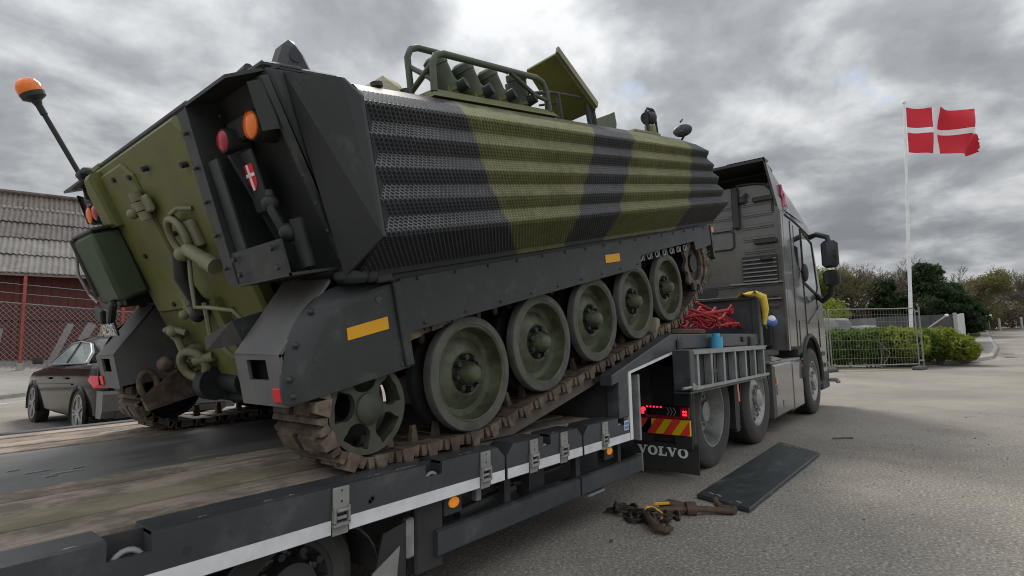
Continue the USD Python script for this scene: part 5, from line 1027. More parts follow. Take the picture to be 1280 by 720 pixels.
    # tail: lamp cluster, striped board, mud flap, both sides
    for s in (0, 1):
        Y = (lambda y: y) if s == 0 else (lambda y: 2.5-y)
        m = MB(); m.bx(4.60, 4.66, Y(-.05), Y(.40), .505, .615, .012); lc = part(T, 'tail_lamp', m, 'glossblack')
        m = MB(); m.bx(4.592, 4.60, Y(.36), Y(.385), .53, .59, .002); m.bx(4.594, 4.60, Y(.19), Y(.35), .588, .610, .002); m.bx(4.594, 4.60, Y(-.04), Y(.36), .508, .526, .002); m.bx(4.594, 4.60, Y(-.045), Y(.03), .528, .607, .002); part(lc, 'lens', m, 'redlamp')
        m = MB()
        for k in range(5): m.ball((4.592, Y(.33-.032*k), .600), .008, 1)
        m.ball((4.59, Y(.368), .575), .022, 1); m.ball((4.59, Y(.375), .545), .014, 1)
        for q_ in ((.0, .57), (-.02, .545), (.0, .545), (-.02, .57)): m.ball((4.592, Y(q_[0]), q_[1]), .011, 1)
        part(lc, 'lit_diode', m, 'redglow')
        m = MB()
        for k in range(3): m.tube([(4.597, Y(.15-.03*k), .60), (4.597, Y(.13-.03*k), .565), (4.597, Y(.15-.03*k), .532)], .004, 4)
        part(lc, 'chevron', m, 'latch')
        m = MB(); m.bx(4.60, 4.625, Y(-.05), Y(.40), .368, .500, .003); bd = part(T, 'marker_board', m, 'hazardyellow')
        bar = []
        for k in range(-1, 4):
            y = -.05+.15*k+.02; g = Polygon([(y, .370), (y+.075, .370), (y-.02, .498), (y-.095, .498)]).intersection(sbox(-.046, .37, .396, .498))
            if g.is_empty or g.area < 1e-4: continue
            if s: g = affinity.scale(g, -1, 1, origin=(1.25, .43))
            m = MB(); m.prism(g, 'x', 4.597, 4.5995); part(bd, 'stripe', m, 'hazardred')
        m = MB(); m.hull([(4.64, Y(-.10), .285), (4.64, Y(.50), .30), (4.63, Y(-.10), .05), (4.62, Y(.50), .055), (4.65, Y(-.10), .285), (4.65, Y(.50), .30), (4.64, Y(-.10), .05), (4.63, Y(.50), .055)]); fl = part(T, 'mud_flap', m, 'plastic')
        m = MB(); R = np.array([[0, 0, -1.], [-1, 0, 0], [0, 1, 0]])
        yl = .455 if s == 0 else 2.5+.02
        slab_word(m, R, (4.632, yl, .178), .078, .47)
        # slab serifs on the letters
        part(fl, 'lettering', m, 'whitepaint')
    m = MB(); m.bx(4.66, 4.70, -.06, .62, .30, .95); part(T, 'tail_bracket', m, 'plastic')
M['hazardyellow'] = plain('hazard_yellow', (.72, .50, .01), .4)
M['hazardred'] = plain('hazard_red', (.75, .05, .03), .4)
M['sideglass'] = plain('reflective_side_glass', (.22, .26, .26), .05, coat=.6)
make_tractor()

# ------------------------------------------------------------------ things lying on the upper deck
def chain(mb, path, link=.075, r=.011):
    r *= .8
    P = np.asarray(path, float); seg = np.r_[0, np.cumsum(np.linalg.norm(np.diff(P, axis=0), axis=1))]; n = int(seg[-1]/(link*.72)); f = lambda s_: np.array([np.interp(s_, seg, P[:, k]) for k in range(3)])
    for k in range(n):
        a = f(k*link*.72); b = f((k+1)*link*.72); d = (b-a)/max(np.linalg.norm(b-a), 1e-9); up = np.array([0, 0, 1.]); w = np.cross(d, up); w /= max(np.linalg.norm(w), 1e-9); w2 = np.cross(d, w)
        w = w if k % 2 == 0 else w2*.9+w*.3; w /= np.linalg.norm(w); c = (a+b)/2
        mb.tube([c+d*link*.5*math.cos(t)+w*link*.32*math.sin(t) for t in np.linspace(0, 2*math.pi, 9)[:-1]], r, 5, closed=True)
def make_cargo():
    g = random.Random(3)
    m = MB()
    for k in range(9):
        x, y = g.uniform(4.75, 5.9), g.uniform(.25, .8); p = [(x+.22*math.cos(t+k)*(1+.2*g.random())+g.uniform(-.1, .1), y+.15*math.sin(t)*(1+.3*g.random()), 1.25+.08*g.random()+.02*k) for t in np.linspace(0, 5, 8)]; chain(m, p, .085, .013)
    solo('chain_heap', m, 'rust', 'heap of rusty brown chain beside the red load binders on the upper deck', 'chain', loc=(5.3, .5, 1.21))
    DX = .55
    t = thing('load_binder', 'bunch of red painted load binder bars and webbing on the rusty chain heap', 'load binder', (5.9, .5, 1.3))
    bars = [((4.95, .62, 1.62), (5.6, .45, 1.42)), ((5.05, .55, 1.58), (5.9, .30, 1.40)), ((5.5, .55, 1.42), (6.1, .35, 1.36)), ((5.8, .50, 1.60), (6.35, .25, 1.34)), ((5.7, .40, 1.50), (6.3, .20, 1.30)), ((5.3, .5, 1.42), (6.0, .25, 1.52))]
    for a, b in bars:
        a = np.array(a)+(DX, 0, 0); b = np.array(b)+(DX*1.25, -.03, 0)
        m = MB(); m.cyl(a, b, .019, 8); m.tube([np.array(b)+np.array((.05*math.cos(q), 0, .05*math.sin(q))) for q in np.linspace(0, 2*math.pi, 9)[:-1]], .013, 6, closed=True); m.ball(a, .024); part(t, 'binder_bar', m, 'redcloth', 50)
    m = MB()
    for k in range(4):
        a = np.array((5.2+DX+.3*k, .5-.06*k, 1.42)); m.tube([a, a+(.12, -.05, .12), a+(.25, .02, .08), a+(.36, -.1, -.02), a+(.42, -.14, -.12)], .017, 6)
    gr = np.random.default_rng(5)
    for k in range(11):
        a = np.array((gr.uniform(5.2, 6.3), gr.uniform(.12, .55), gr.uniform(1.26, 1.36))); ph, am = gr.uniform(0, 6, 3), gr.uniform(.03, .10, 3); q = np.linspace(0, 1, 12); d = gr.uniform(.35, .65)
        m.tube(np.stack([a[0]+d*q+am[0]*np.sin(7*q+ph[0]), a[1]+am[1]*1.3*np.sin(6*q+ph[1]), a[2]+np.abs(am[2]*np.sin(5*q+ph[2]))], 1), .013, 5)
    part(t, 'webbing', m, 'redcloth', 50, kind='stuff')
    m = MB(); m.box((4.50, .24, 1.30), (.22, .18, .15), rotm('z', .3), .01); solo('timber_block', m, 'wood2', 'sawn timber block wedged at the front of the track', 'timber block')
    for k, (x, y, z, a) in enumerate([(4.9, .25, 1.25, .1), (5.2, .2, 1.26, -.2), (5.6, .22, 1.26, .15), (5.05, .75, 1.30, .05), (5.4, .9, 1.3, .3)]):
        m = MB(); m.box((x, y, z), (.5, .05, .05), rotm('z', a), .01); solo('steel_bar', m, 'rust', ['rusty bar lowest at the front edge of the upper deck', 'rusty bar skewed across the chain heap', 'rusty bar under the right end of the red binders', 'rusty bar on top of the chain heap', 'rusty bar at the back of the chain heap'][k], 'steel bar', 'steel bars on the upper deck')
    # yellow cloth draped over the headboard corner
    n = 14; U, V = np.meshgrid(np.linspace(0, 1, n), np.linspace(0, 1, n)); Yc = .02+.24*V-.05
    s = U*1.0; X = np.where(s < .35, 6.86+s*.55, 7.05+.02*np.sin(V*9)); Z = np.where(s < .35, 1.70+.02*np.sin(V*11+s*8), 1.70-(s-.35)*.62*(1.05-.9*V)); Yc = Yc-.06*np.where(s > .35, s-.35, 0); Z = Z+.012*np.sin(V*17)
    P = np.stack([X, Yc, Z], -1).reshape(-1, 3); idx = np.arange(n*n).reshape(n, n); f = np.stack([idx[:-1, :-1], idx[:-1, 1:], idx[1:, 1:], idx[1:, :-1]], -1).reshape(-1, 4)
    m = MB().add(P, f); m.add(P+np.array((.006, .0, .008)), f[:, ::-1])
    m.tube([(6.95, .02, 1.70), (7.0, -.05, 1.66), (7.02, -.07, 1.52), (7.02, -.05, 1.34)], [.05, .06, .045, .02], 8); m.ball((6.97, .05, 1.70), .07, 2, (1.3, 1.5, .6)); m.ball((7.0, -.02, 1.66), .06, 2)
    solo('yellow_cloth', m, 'yellowcloth', 'crumpled yellow cloth draped over the headboard corner', 'cloth', smooth=True)
    t = thing('blue_canister', 'small light blue canister strapped to the side of the upper beam', 'canister', (5.35, -.04, 1.10))
    m = MB(); m.cyl((5.30, -.065, 1.085), (5.30, -.065, 1.20), .058, 14); part(t, 'can', m, 'blue', 40); m = MB(); m.cyl((5.30, -.065, 1.20), (5.30, -.065, 1.235), .035, 14); m.box((5.38, -.05, 1.16), (.08, .03, .10), None, .01); part(t, 'cap', m, 'blue', 40); m = MB(); m.tube([(5.28, -.045, 1.10), (5.30, -.06, 1.05), (5.38, -.05, 1.03)], .02); part(t, 'strap', m, 'blue', 40)
    t = thing('blue_coupling', 'blue and white air line coupling hanging behind the lorry cab', 'coupling', (8.1, .2, 1.4))
    m = MB(); m.ball((8.12, .16, 1.40), .085, 2, (1, 1, .9)); part(t, 'body', m, 'bluedark', True); m = MB(); m.ball((8.09, .14, 1.43), .055, 2); part(t, 'cap', m, 'whitepaint', True)
make_cargo()

# ------------------------------------------------------------------ things on the ground
def make_ground_items():
    c = np.array([(4.145, -.257), (6.686, -.216), (6.274, -.685), (3.994, -.679)])
    m = MB(); m.bevprism(c[::-1], 'z', .006, .034, .005); t = thing('rubber_mat', 'long black scuffed ramp board lying on the asphalt beside the lorry wheels', 'board', (5.2, -.45, 0)); part(t, 'board', m, 'rubbermat')
    m = MB()
    for u, v in ((.04, .2), (.04, .35), (.03, .75), (.96, .3), (.965, .5), (.95, .2)):
        p = (c[0]*(1-u)+c[1]*u)*(1-v)+(c[3]*(1-u)+c[2]*u)*v; m.box((*p, .0355), (.05, .018, .004), rotm('z', .9))
    part(t, 'bolt_slot', m, 'latch')
    t = thing('chain_binder', 'rusty chain with hooks and a yellow ring dropped on the asphalt', 'chain', (3.55, -.25, 0))
    m = MB(); L_ = (.082, .0145)
    chain(m, [(3.46, .10, .02), (3.53, .06, .02), (3.59, .0, .025), (3.55, -.07, .03), (3.47, -.05, .03), (3.44, .02, .045), (3.50, .06, .05), (3.55, .01, .05)], *L_)
    chain(m, [(3.55, -.04, .02), (3.48, -.10, .025), (3.40, -.07, .02), (3.36, -.12, .02), (3.40, -.19, .025), (3.48, -.18, .03), (3.45, -.12, .05), (3.40, -.17, .06)], *L_)
    chain(m, [(3.48, -.16, .02), (3.42, -.22, .03), (3.36, -.25, .035), (3.43, -.28, .05), (3.47, -.24, .06), (3.40, -.21, .07), (3.36, -.28, .05), (3.32, -.31, .03)], *L_)
    chain(m, [(3.50, -.24, .02), (3.44, -.30, .03), (3.52, -.31, .03), (3.58, -.27, .03), (3.62, -.33, .02), (3.56, -.36, .02)], *L_); part(t, 'chain', m, 'chainsteel', 50)
    m = MB(); q = np.linspace(0, 2*math.pi, 15)[:-1]; m.tube([(3.47+.055*math.cos(a), -.235+.052*math.sin(a), .055+.022*math.sin(a)) for a in q], .014, 8, closed=True); part(t, 'yellow_ring', m, 'yellow', 50)
    m = MB(); m.tube([(3.56, -.20, .045), (3.68, -.30, .04), (3.75, -.38, .04), (3.84, -.49, .03), (3.90, -.60, .028)], [.020, .026, .024, .020, .026], 8); m.cyl((3.725, -.345, .04), (3.765, -.395, .04), .046, 10); m.tube([(3.66, -.18, .05), (3.70, -.24, .065), (3.74, -.33, .055)], [.012, .030, .022], 6); part(t, 'ratchet_bar', m, 'rust', 50)
    m = MB(); m.tube([(3.95, -.46, .075), (3.93, -.48, .05), (3.91, -.52, .035), (3.92, -.57, .03), (3.91, -.61, .03)], [.020, .022, .020, .024, .030], 8); part(t, 'claw', m, 'rust', 50)
    m = MB(); m.box((3.63, -.215, .075), (.11, .012, .02), rotm('z', -.75), .004); part(t, 'yellow_bar', m, 'yellow')
    m = MB(); m.tube([(3.40, -.22, .06), (3.32, -.29, .045), (3.27, -.35, .035), (3.27, -.40, .03), (3.32, -.41, .03), (3.36, -.37, .03)], [.022, .026, .028, .024, .020, .010], 8); part(t, 'hook', m, 'rust', 50)
    m = MB(); m.tube([(7.35, -.62, .012), (7.45, -.72, .014), (7.50, -.80, .012)], .010, 6); solo('stick', m, 'bark', 'short thin stick lying on the open asphalt past the board', 'stick')
    m = MB(); m.ball((2.98, -.19, .006), .014, 1, (1.2, .8, .6)); solo('pebble', m, 'rust', 'small dark pebble on the asphalt near the rusty chain', 'pebble')
make_ground_items()

# ------------------------------------------------------------------ black car beyond the trailer (front towards +y)
def make_car():
    X0, Y0 = 2.2, 6.95                                    # left side of the car, rear bumper
    T = thing('parked_car', 'glossy black saloon car parked beyond the trailer with red tail lamps', 'car', (3.1, 9.3, 0))
    S = lambda y, z: (Y0+y, z)
    # cross sections along the length: (y, half width at sill, half width at shoulder, z sill, z shoulder, z deck, half width deck)
    cx = X0+.90
    def loft(secs, mb):
        """secs: list of closed rings of equal length; rings are joined and capped."""
        R = np.array(secs); k, n, _ = R.shape; idx = np.arange(k*n).reshape(k, n); f = []
        for i in range(k-1):
            for j in range(n):
                j2 = (j+1) % n; f.append([idx[i, j], idx[i, j2], idx[i+1, j2], idx[i+1, j]])
        f = np.array(f); f = np.vstack([f[:, [0, 1, 2]], f[:, [0, 2, 3]]]); v = R.reshape(-1, 3)
        a, b = R[0].mean(0), R[-1].mean(0); v = np.vstack([v, a, b]); na = len(v)-2
        f = np.vstack([f, [[na, idx[0, (j+1) % n], idx[0, j]] for j in range(n)], [[na+1, idx[-1, j], idx[-1, (j+1) % n]] for j in range(n)]])
        return mb.add(v, f[:, ::-1])
    def ring(y, zs, zsh, zd, ws, wsh, wd):
        h = [(-ws*.9, zs), (-ws, zs+.06), (-wsh, zsh-.22), (-wsh*.985, zsh-.06), (-wsh*.95, zsh), (-wd, zd), (wd, zd), (wsh*.95, zsh), (wsh*.985, zsh-.06), (wsh, zsh-.22), (ws, zs+.06), (ws*.9, zs)]
        return [(cx+x, Y0+y, z) for x, z in h]
    secs = [ring(0, .38, .92, .97, .74, .78, .60), ring(.12, .28, 1.0, 1.05, .82, .86, .66), ring(.5, .25, 1.0, 1.07, .87, .90, .70), ring(1.1, .24, .99, 1.03, .88, .91, .74), ring(1.9, .22, .96, .99, .88, .915, .76), ring(2.8, .22, .93, .96, .88, .915, .76), ring(3.4, .24, .90, .95, .88, .91, .74), ring(4.1, .25, .84, .90, .86, .89, .70), ring(4.55, .28, .72, .79, .80, .84, .62), ring(4.72, .36, .58, .64, .70, .74, .52)]
    m = MB(); loft(secs, m)
    body = part(T, 'body', m, 'carpaint', 40)
    def cab(y, z, w): return (y, z, w)
    prof = [(.55, 1.05, .70), (1.05, 1.27, .62), (1.55, 1.395, .57), (2.1, 1.43, .56), (2.55, 1.40, .57), (3.05, 1.22, .63), (3.55, .98, .72)]
    m = MB(); secs = [[(cx-w-.05*(z > 1.1), Y0+y, .96), (cx-w-.02, Y0+y, z-.07*(z > 1.1)), (cx-w+.07, Y0+y, z), (cx+w-.07, Y0+y, z), (cx+w+.02, Y0+y, z-.07*(z > 1.1)), (cx+w+.05*(z > 1.1), Y0+y, .96)] for y, z, w in prof]; loft(secs, m); part(T, 'roof', m, 'carpaint', 40)
    # side glass, rear screen, trim
    for s in (-1, 1):
        m = MB(); pts = [(1.0, 1.02, .80), (3.15, .985, .80), (2.55, 1.32, .635), (2.1, 1.35, .625), (1.5, 1.31, .635), (1.15, 1.17, .70)]; P = np.array([(cx+s*(w+.005), Y0+y, z) for y, z, w in pts]); m.hull(np.vstack([P, P-np.array((s*.03, 0, 0))])); g = part(T, 'side_window', m, 'sideglass')
        m = MB(); m.tube([(cx+s*(w+.012), Y0+y, z) for y, z, w in pts], .013, 6, closed=True); part(g, 'chrome_trim', m, 'steel', 50)
        m = MB(); m.hull([(cx+s*(w+.02), Y0+y, z) for y, z, w in ((2.02, 1.0, .80), (2.08, 1.0, .80), (2.02, 1.34, .635), (2.08, 1.34, .635))]+[(cx+s*(w-.02), Y0+y, z) for y, z, w in ((2.02, 1.0, .80), (2.08, 1.34, .635))]); part(g, 'pillar', m, 'glossblack')
        m = MB(); m.hull([(cx+s*.93, Y0+2.95, 1.0), (cx+s*1.06, Y0+2.98, 1.0), (cx+s*1.07, Y0+2.98, 1.11), (cx+s*.93, Y0+2.95, 1.10), (cx+s*.95, Y0+3.1, 1.03), (cx+s*1.03, Y0+3.1, 1.06)]); part(T, 'door_mirror', m, 'glossblack', 30)
        m = MB(); m.tube([(cx+s*.915, Y0+1.2, .72), (cx+s*.925, Y0+2.2, .70), (cx+s*.92, Y0+3.4, .66)], .012, 5); m.box((cx+s*.925, Y0+1.55, .80), (.03, .16, .03), None, .008); m.box((cx+s*.925, Y0+2.55, .78), (.03, .16, .03), None, .008); part(T, 'door_handle', m, 'carpaint', 40)
        for y in (.88, 3.72):
            m = MB(); m.lathe([(.26, .0), (.30, -.008), (.325, .01), (.325, .19), (.26, .2)][::-1] if s == 1 and False else [(.26, .2), (.325, .19), (.325, .01), (.30, -.008), (.26, 0)][::-1], (cx+s*.905, Y0+y, .325), 'x', 32, flip=(s == 1)) if s == -1 else m.lathe([(.26, -.2), (.325, -.19), (.325, -.01), (.30, .008), (.26, 0)], (cx+s*.905, Y0+y, .325), 'x', 32)
            w = part(T, 'wheel', m, 'rubber', 40)
            m = MB(); g = Point(0, 0).buffer(.265, 24).difference(Point(0, 0).buffer(.235, 24)); sp = [g, Point(0, 0).buffer(.06)]+[LineString([(0, 0), (.25*math.cos(a+d), .25*math.sin(a+d))]).buffer(.014) for a in np.arange(5)*2*math.pi/5 for d in (-.14, .14)]
            m.prism(affinity.translate(unary_union(sp), Y0+y, .325), 'x', cx+s*.87, cx+s*.905); part(w, 'alloy_rim', m, 'steel')
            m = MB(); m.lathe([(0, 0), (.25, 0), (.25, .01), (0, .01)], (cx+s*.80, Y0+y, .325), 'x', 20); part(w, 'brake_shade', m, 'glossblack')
            m = MB(); m.tube([(cx+s*.895, Y0+y+.36*math.cos(a), .325+.36*math.sin(a)) for a in np.linspace(-.3, math.pi+.3, 18)], .035, 6); part(T, 'wheel_arch', m, 'carpaint', 60)
            m = MB(); m.prism(Point(Y0+y, .325).buffer(.35, 20), 'x', cx+s*.72, cx+s*.893); part(T, 'wheel_well', m, 'glossblack')
        m = MB(); P = [(.0, .70, .80), (.0, .86, .80), (.03, .70, .40), (.03, .86, .36), (.34, .86, .915), (.40, .80, .925), (.20, .70, .90)]
        m.hull([(cx+s*w, Y0+y-.02, z) for y, z, w in P]+[(cx+s*(w-.06), Y0+y+.05, z) for y, z, w in P]); tl = part(T, 'tail_lamp', m, 'cartail')
        m = MB(); m.hull([(cx+s*w, Y0+y, z) for y, z, w in ((-.03, .735, .80), (-.03, .76, .80), (-.002, .735, .42), (-.002, .76, .42), (.02, .735, .80), (.02, .76, .42))]); part(tl, 'clear_band', m, 'whitelens')
    m = MB(); P = [(.58, 1.06, .62), (1.05, 1.28, .54), (1.0, 1.25, .55)]; pts = []
    for sx in (-1, 1): pts += [(cx+sx*w, Y0+y-.01, z+.012) for y, z, w in P[:2]]+[(cx+sx*w, Y0+y+.02, z) for y, z, w in P[:2]]
    m.hull(pts); part(T, 'rear_window', m, 'darkglass')
    m = MB(); pts = []
    for sx in (-1, 1): pts += [(cx+sx*.56, Y0+2.62, 1.40), (cx+sx*.68, Y0+3.5, 1.01), (cx+sx*.56, Y0+2.60, 1.38), (cx+sx*.68, Y0+3.45, 1.0)]
    m.hull(pts); part(T, 'windscreen', m, 'darkglass')
    m = MB(); m.hull([(cx+x, Y0+y, z) for x in (-.86, .86) for y, z in ((-.07, .40), (-.07, .62), (-.03, .66), (.2, .66), (.2, .30), (0, .30))]); part(T, 'rear_bumper', m, 'bumpergrey', 30)
    m = MB(); m.box((cx, Y0-.075, .72), (.52, .015, .11)); part(T, 'number_plate', m, 'whitepaint')
    m = MB(); m.hull([(cx+x, Y0+y, z) for x in (-.7, .7) for y, z in ((-.075, .30), (-.075, .38), (.0, .28))]); part(T, 'diffuser', m, 'plastic')
M['cartail'] = plain('car_tail_lens', (.48, .015, .03), .15, coat=.8)
M['whitelens'] = plain('clear_lens', (.75, .6, .6), .2)
M['bumpergrey'] = paint('bumper_grey_black', (.07, .068, .065), (.09, .088, .085), .25, 3.)
make_car()

# ------------------------------------------------------------------ shed and chain link fence at the left
SD = np.array([math.cos(-.21), math.sin(-.21)]); SN = np.array([-SD[1], SD[0]])
def make_shed():
    O = np.array([4.2, 29.7]); T0, T1 = -13.0, 14.0; EV, RG, DP = 4.62, 9.45, 6.2; base = float(gz(*O))+.1
    T = thing('red_shed', 'dark red timber shed with grey corrugated roof beyond the fence', 'shed', (*O, base))
    W_ = lambda t, d, z: (*(O+SD*t+SN*d), z)
    slope = np.array([DP+.5, RG-EV]); L = np.linalg.norm(slope); nrm = np.array([-slope[1], slope[0]])/L
    wave, sw = .205, 1.025; courses = 5; cl = L/courses
    for c in range(courses):
        s0, s1 = c*cl-.12, (c+1)*cl
        for k in range(int((T1-T0)/sw)):
            t0 = T0+k*sw; n = 26; ts = np.linspace(0, sw+.06, n); off = .032*np.cos(ts/wave*2*math.pi); V = []
            lift = .035*c*0+RNG.uniform(0, .012); tilt = RNG.uniform(-.01, .01)
            for s_, e in ((s0, .055), (s1, .0)):
                for q in range(n):
                    d_, z = slope/L*s_+nrm*(off[q]+e+lift); V.append(W_(t0+ts[q], -.5+d_, EV+z+tilt*ts[q]))
            for s_, e in ((s0, .055), (s1, .0)):
                for q in range(n):
                    d_, z = slope/L*s_+nrm*(off[q]+e+lift-.014); V.append(W_(t0+ts[q], -.5+d_, EV+z+tilt*ts[q]))
            i = np.arange(n-1); f = np.vstack([np.stack([i, i+1, n+i+1, n+i], 1), np.stack([2*n+i+1, 2*n+i, 3*n+i, 3*n+i+1], 1), np.stack([2*n+i, 2*n+i+1, i+1, i], 1)])
            part(T, 'roof_sheet', MB().add(V, f), ('roof2' if c < 2 else 'roofrust' if c == 4 else 'roof'))
    m = MB(); m.tube([W_(T0, DP, RG+.06), W_(T1, DP, RG+.06)], .13, 8); part(T, 'ridge_cap', m, 'roofrust')
    m = MB()
    for k in range(int((T1-T0)/sw)): m.hull([W_(T0+k*sw+a, DP-1.55+d, RG-1.18+z) for a in (.02, sw-.03) for d, z in ((0, .07), (.16, .20), (.0, .14), (.16, .26))])
    part(T, 'flashing', m, 'roof2')
    # back slope, so that the roof is a roof from anywhere
    m = MB(); m.hull([W_(t, d, z) for t in (T0, T1) for d, z in ((DP, RG), (DP, RG-.1), (2*DP+.5, EV), (2*DP+.5, EV-.1))]); part(T, 'rear_roof', m, 'roof')
    m = MB(); m.hull([W_(t, d, z) for t in (T0, T1) for d, z in ((-.58, EV+.02), (-.50, EV+.02), (-.58, EV-.15), (-.50, EV-.15))]); part(T, 'eaves_board', m, 'fenceredpale')
    m = MB()
    for k in range(int((T1-T0)/.3)): m.hull([W_(T0+k*.3+a, d, z) for a in (.006, .294) for d in (0, .03+.006*(k % 2)) for z in (base-.2, EV+.25)])
    part(T, 'wall_boards', m, 'barnred', kind='stuff')
    m = MB(); m.hull([W_(t, d, z) for t in (T0, T1) for d in (.05, 2*DP) for z in (base-.2, EV)]); m.hull([W_(t, d, z) for t in (T0, T0+.1) for d, z in ((.05, EV), (2*DP, EV), (DP, RG-.2))]); m.hull([W_(t, d, z) for t in (T1-.1, T1) for d, z in ((.05, EV), (2*DP, EV), (DP, RG-.2))]); part(T, 'walls', m, 'barnred')
    for t in np.arange(T0, T1, 4.5): m = MB(); m.hull([W_(t+a, d, z) for a in (0, .16) for d in (-.08, .0) for z in (base-.2, EV)]); part(T, 'wall_post', m, 'barnred')
    m = MB(); m.hull([W_(t, d, z) for t in (T0, T1) for d in (-.05, -.001) for z in (2.6, 2.75)]); part(T, 'wall_rail', m, 'barnred')
M['roofrust'] = paint('rust_stained_fibre_cement', (.085, .065, .055), (.15, .115, .095), .9, 1.5, dust=(.19, .175, .165), dlo=.5, dhi=.8)
M['fenceredpale'] = paint('pale_eaves_paint', (.20, .16, .14), (.28, .23, .21), .8, 4.)
make_shed()
def make_fence_left():
    O = np.array([4.15, 24.8]); P = lambda t, z, d=0: (*(O+SD*t+SN*d), z); t0, t1 = -12.0, 12.0
    zb = lambda t: float(gz(*(O+SD*t)))+.13
    T = thing('chain_link_fence', 'chain link fence with red posts in front of the red shed', 'fence', (*O, zb(0)))
    for t in np.arange(-8.9, t1, 3.0):
        m = MB(); z = zb(t); m.cyl(P(t, z-.1), P(t, z+3.45), .05, 10); m.cyl(P(t, z+3.45), P(t, z+3.48), .06, 10); po = part(T, 'post', m, 'fencered', 40)
        m = MB(); m.cyl(P(t, z-.05), P(t, z+.25), .11, 10); part(po, 'footing', m, 'concrete')
    for h in (2.42, 2.78, 3.12):
        m = MB(); m.tube([P(t, zb(t)+h) for t in np.arange(t0, t1+.1, 1.5)], .012 if h > 2.5 else .022, 5); part(T, 'strand', m, 'wire')
    pit = .17; V = []; F = []; n = 0; r = .0085
    for sgn in (1, -1):
        for k in range(int((t1-t0)/pit)+18):
            tA = t0+k*pit-(0 if sgn == 1 else 0)-(2.4 if sgn == 1 else 0); tB = tA+2.4*sgn*.9
            if sgn == -1: tA += 0; 
            a, b = (tA, 0.06), (tB, 2.42); 
            ta, tb = max(t0, min(t1, a[0])), max(t0, min(t1, b[0]))
            if abs(tb-ta) < .05: continue
            za = .06+(ta-a[0])/(b[0]-a[0])*2.36; zb_ = .06+(tb-a[0])/(b[0]-a[0])*2.36
            A, B = np.array(P(ta, zb(ta)+za)), np.array(P(tb, zb(tb)+zb_)); d = (B-A)/np.linalg.norm(B-A); u = np.array([*SN, 0])*r; w = np.cross(d, u)
            V += [A+u+w*.6, A-u+w*.6, A-w, B+u+w*.6, B-u+w*.6, B-w]; F += [[n+i, n+(i+1) % 3, n+3+(i+1) % 3, n+3+i] for i in range(3)]; n += 6
    part(T, 'wire_mesh', MB().add(V, F), 'wire', kind='stuff')
    # boards and brushwood leaning behind it
    for k, (t, a, L, w) in enumerate([(1.15, .35, 2.0, .22), (1.75, .42, 2.1, .30), (2.2, .40, 1.9, .18), (-.7, .1, 1.6, .25)]):
        m = MB(); z = zb(t); c = np.array(P(t, z+L*.45, 1.0)); R = np.c_[[*SD, 0], [*SN, 0], [0, 0, 1]] @ rotm('y', a) @ rotm('x', -.25); m.box(c, (w, .05, L), R, .008)
        solo('leaning_board', m, 'greyboard', ['grey plank leaning behind the fence beside the red post', 'widest grey plank leaning behind the chain link fence', 'narrow grey plank leaning beside the brushwood behind the fence', 'short upright grey plank left of the red fence post'][k], 'plank')
    m = MB()
    for k in range(150):
        t = RNG.uniform(2.6, 5.2); a = np.array(P(t, zb(t)-.05, RNG.uniform(.5, 1.2))); b = a+np.array([RNG.normal(0, .2), RNG.normal(0, .1), RNG.uniform(.7, 1.5)]); m.tube([a, b], [.025, .012], 4)
    solo('brushwood_stack', m, 'straw', 'stack of pale brushwood standing behind the chain link fence', 'brushwood', kind='stuff')
    m = MB(); c = np.array(P(-1.6, zb(-1.6)+.7, .5)); m.box(c, (.6, .4, 1.4), np.c_[[*SD, 0], [*SN, 0], [0, 0, 1]], .03); solo('red_cabinet', m, 'fencered', 'red painted cabinet standing behind the fence at the left edge', 'cabinet')
M['greyboard'] = paint('weathered_grey_board', (.17, .16, .15), (.26, .25, .24), .9, 3., stretch=(6, 6, .5))
M['straw'] = paint('dry_brushwood', (.20, .155, .10), (.30, .24, .16), .9, 5.)
make_fence_left()

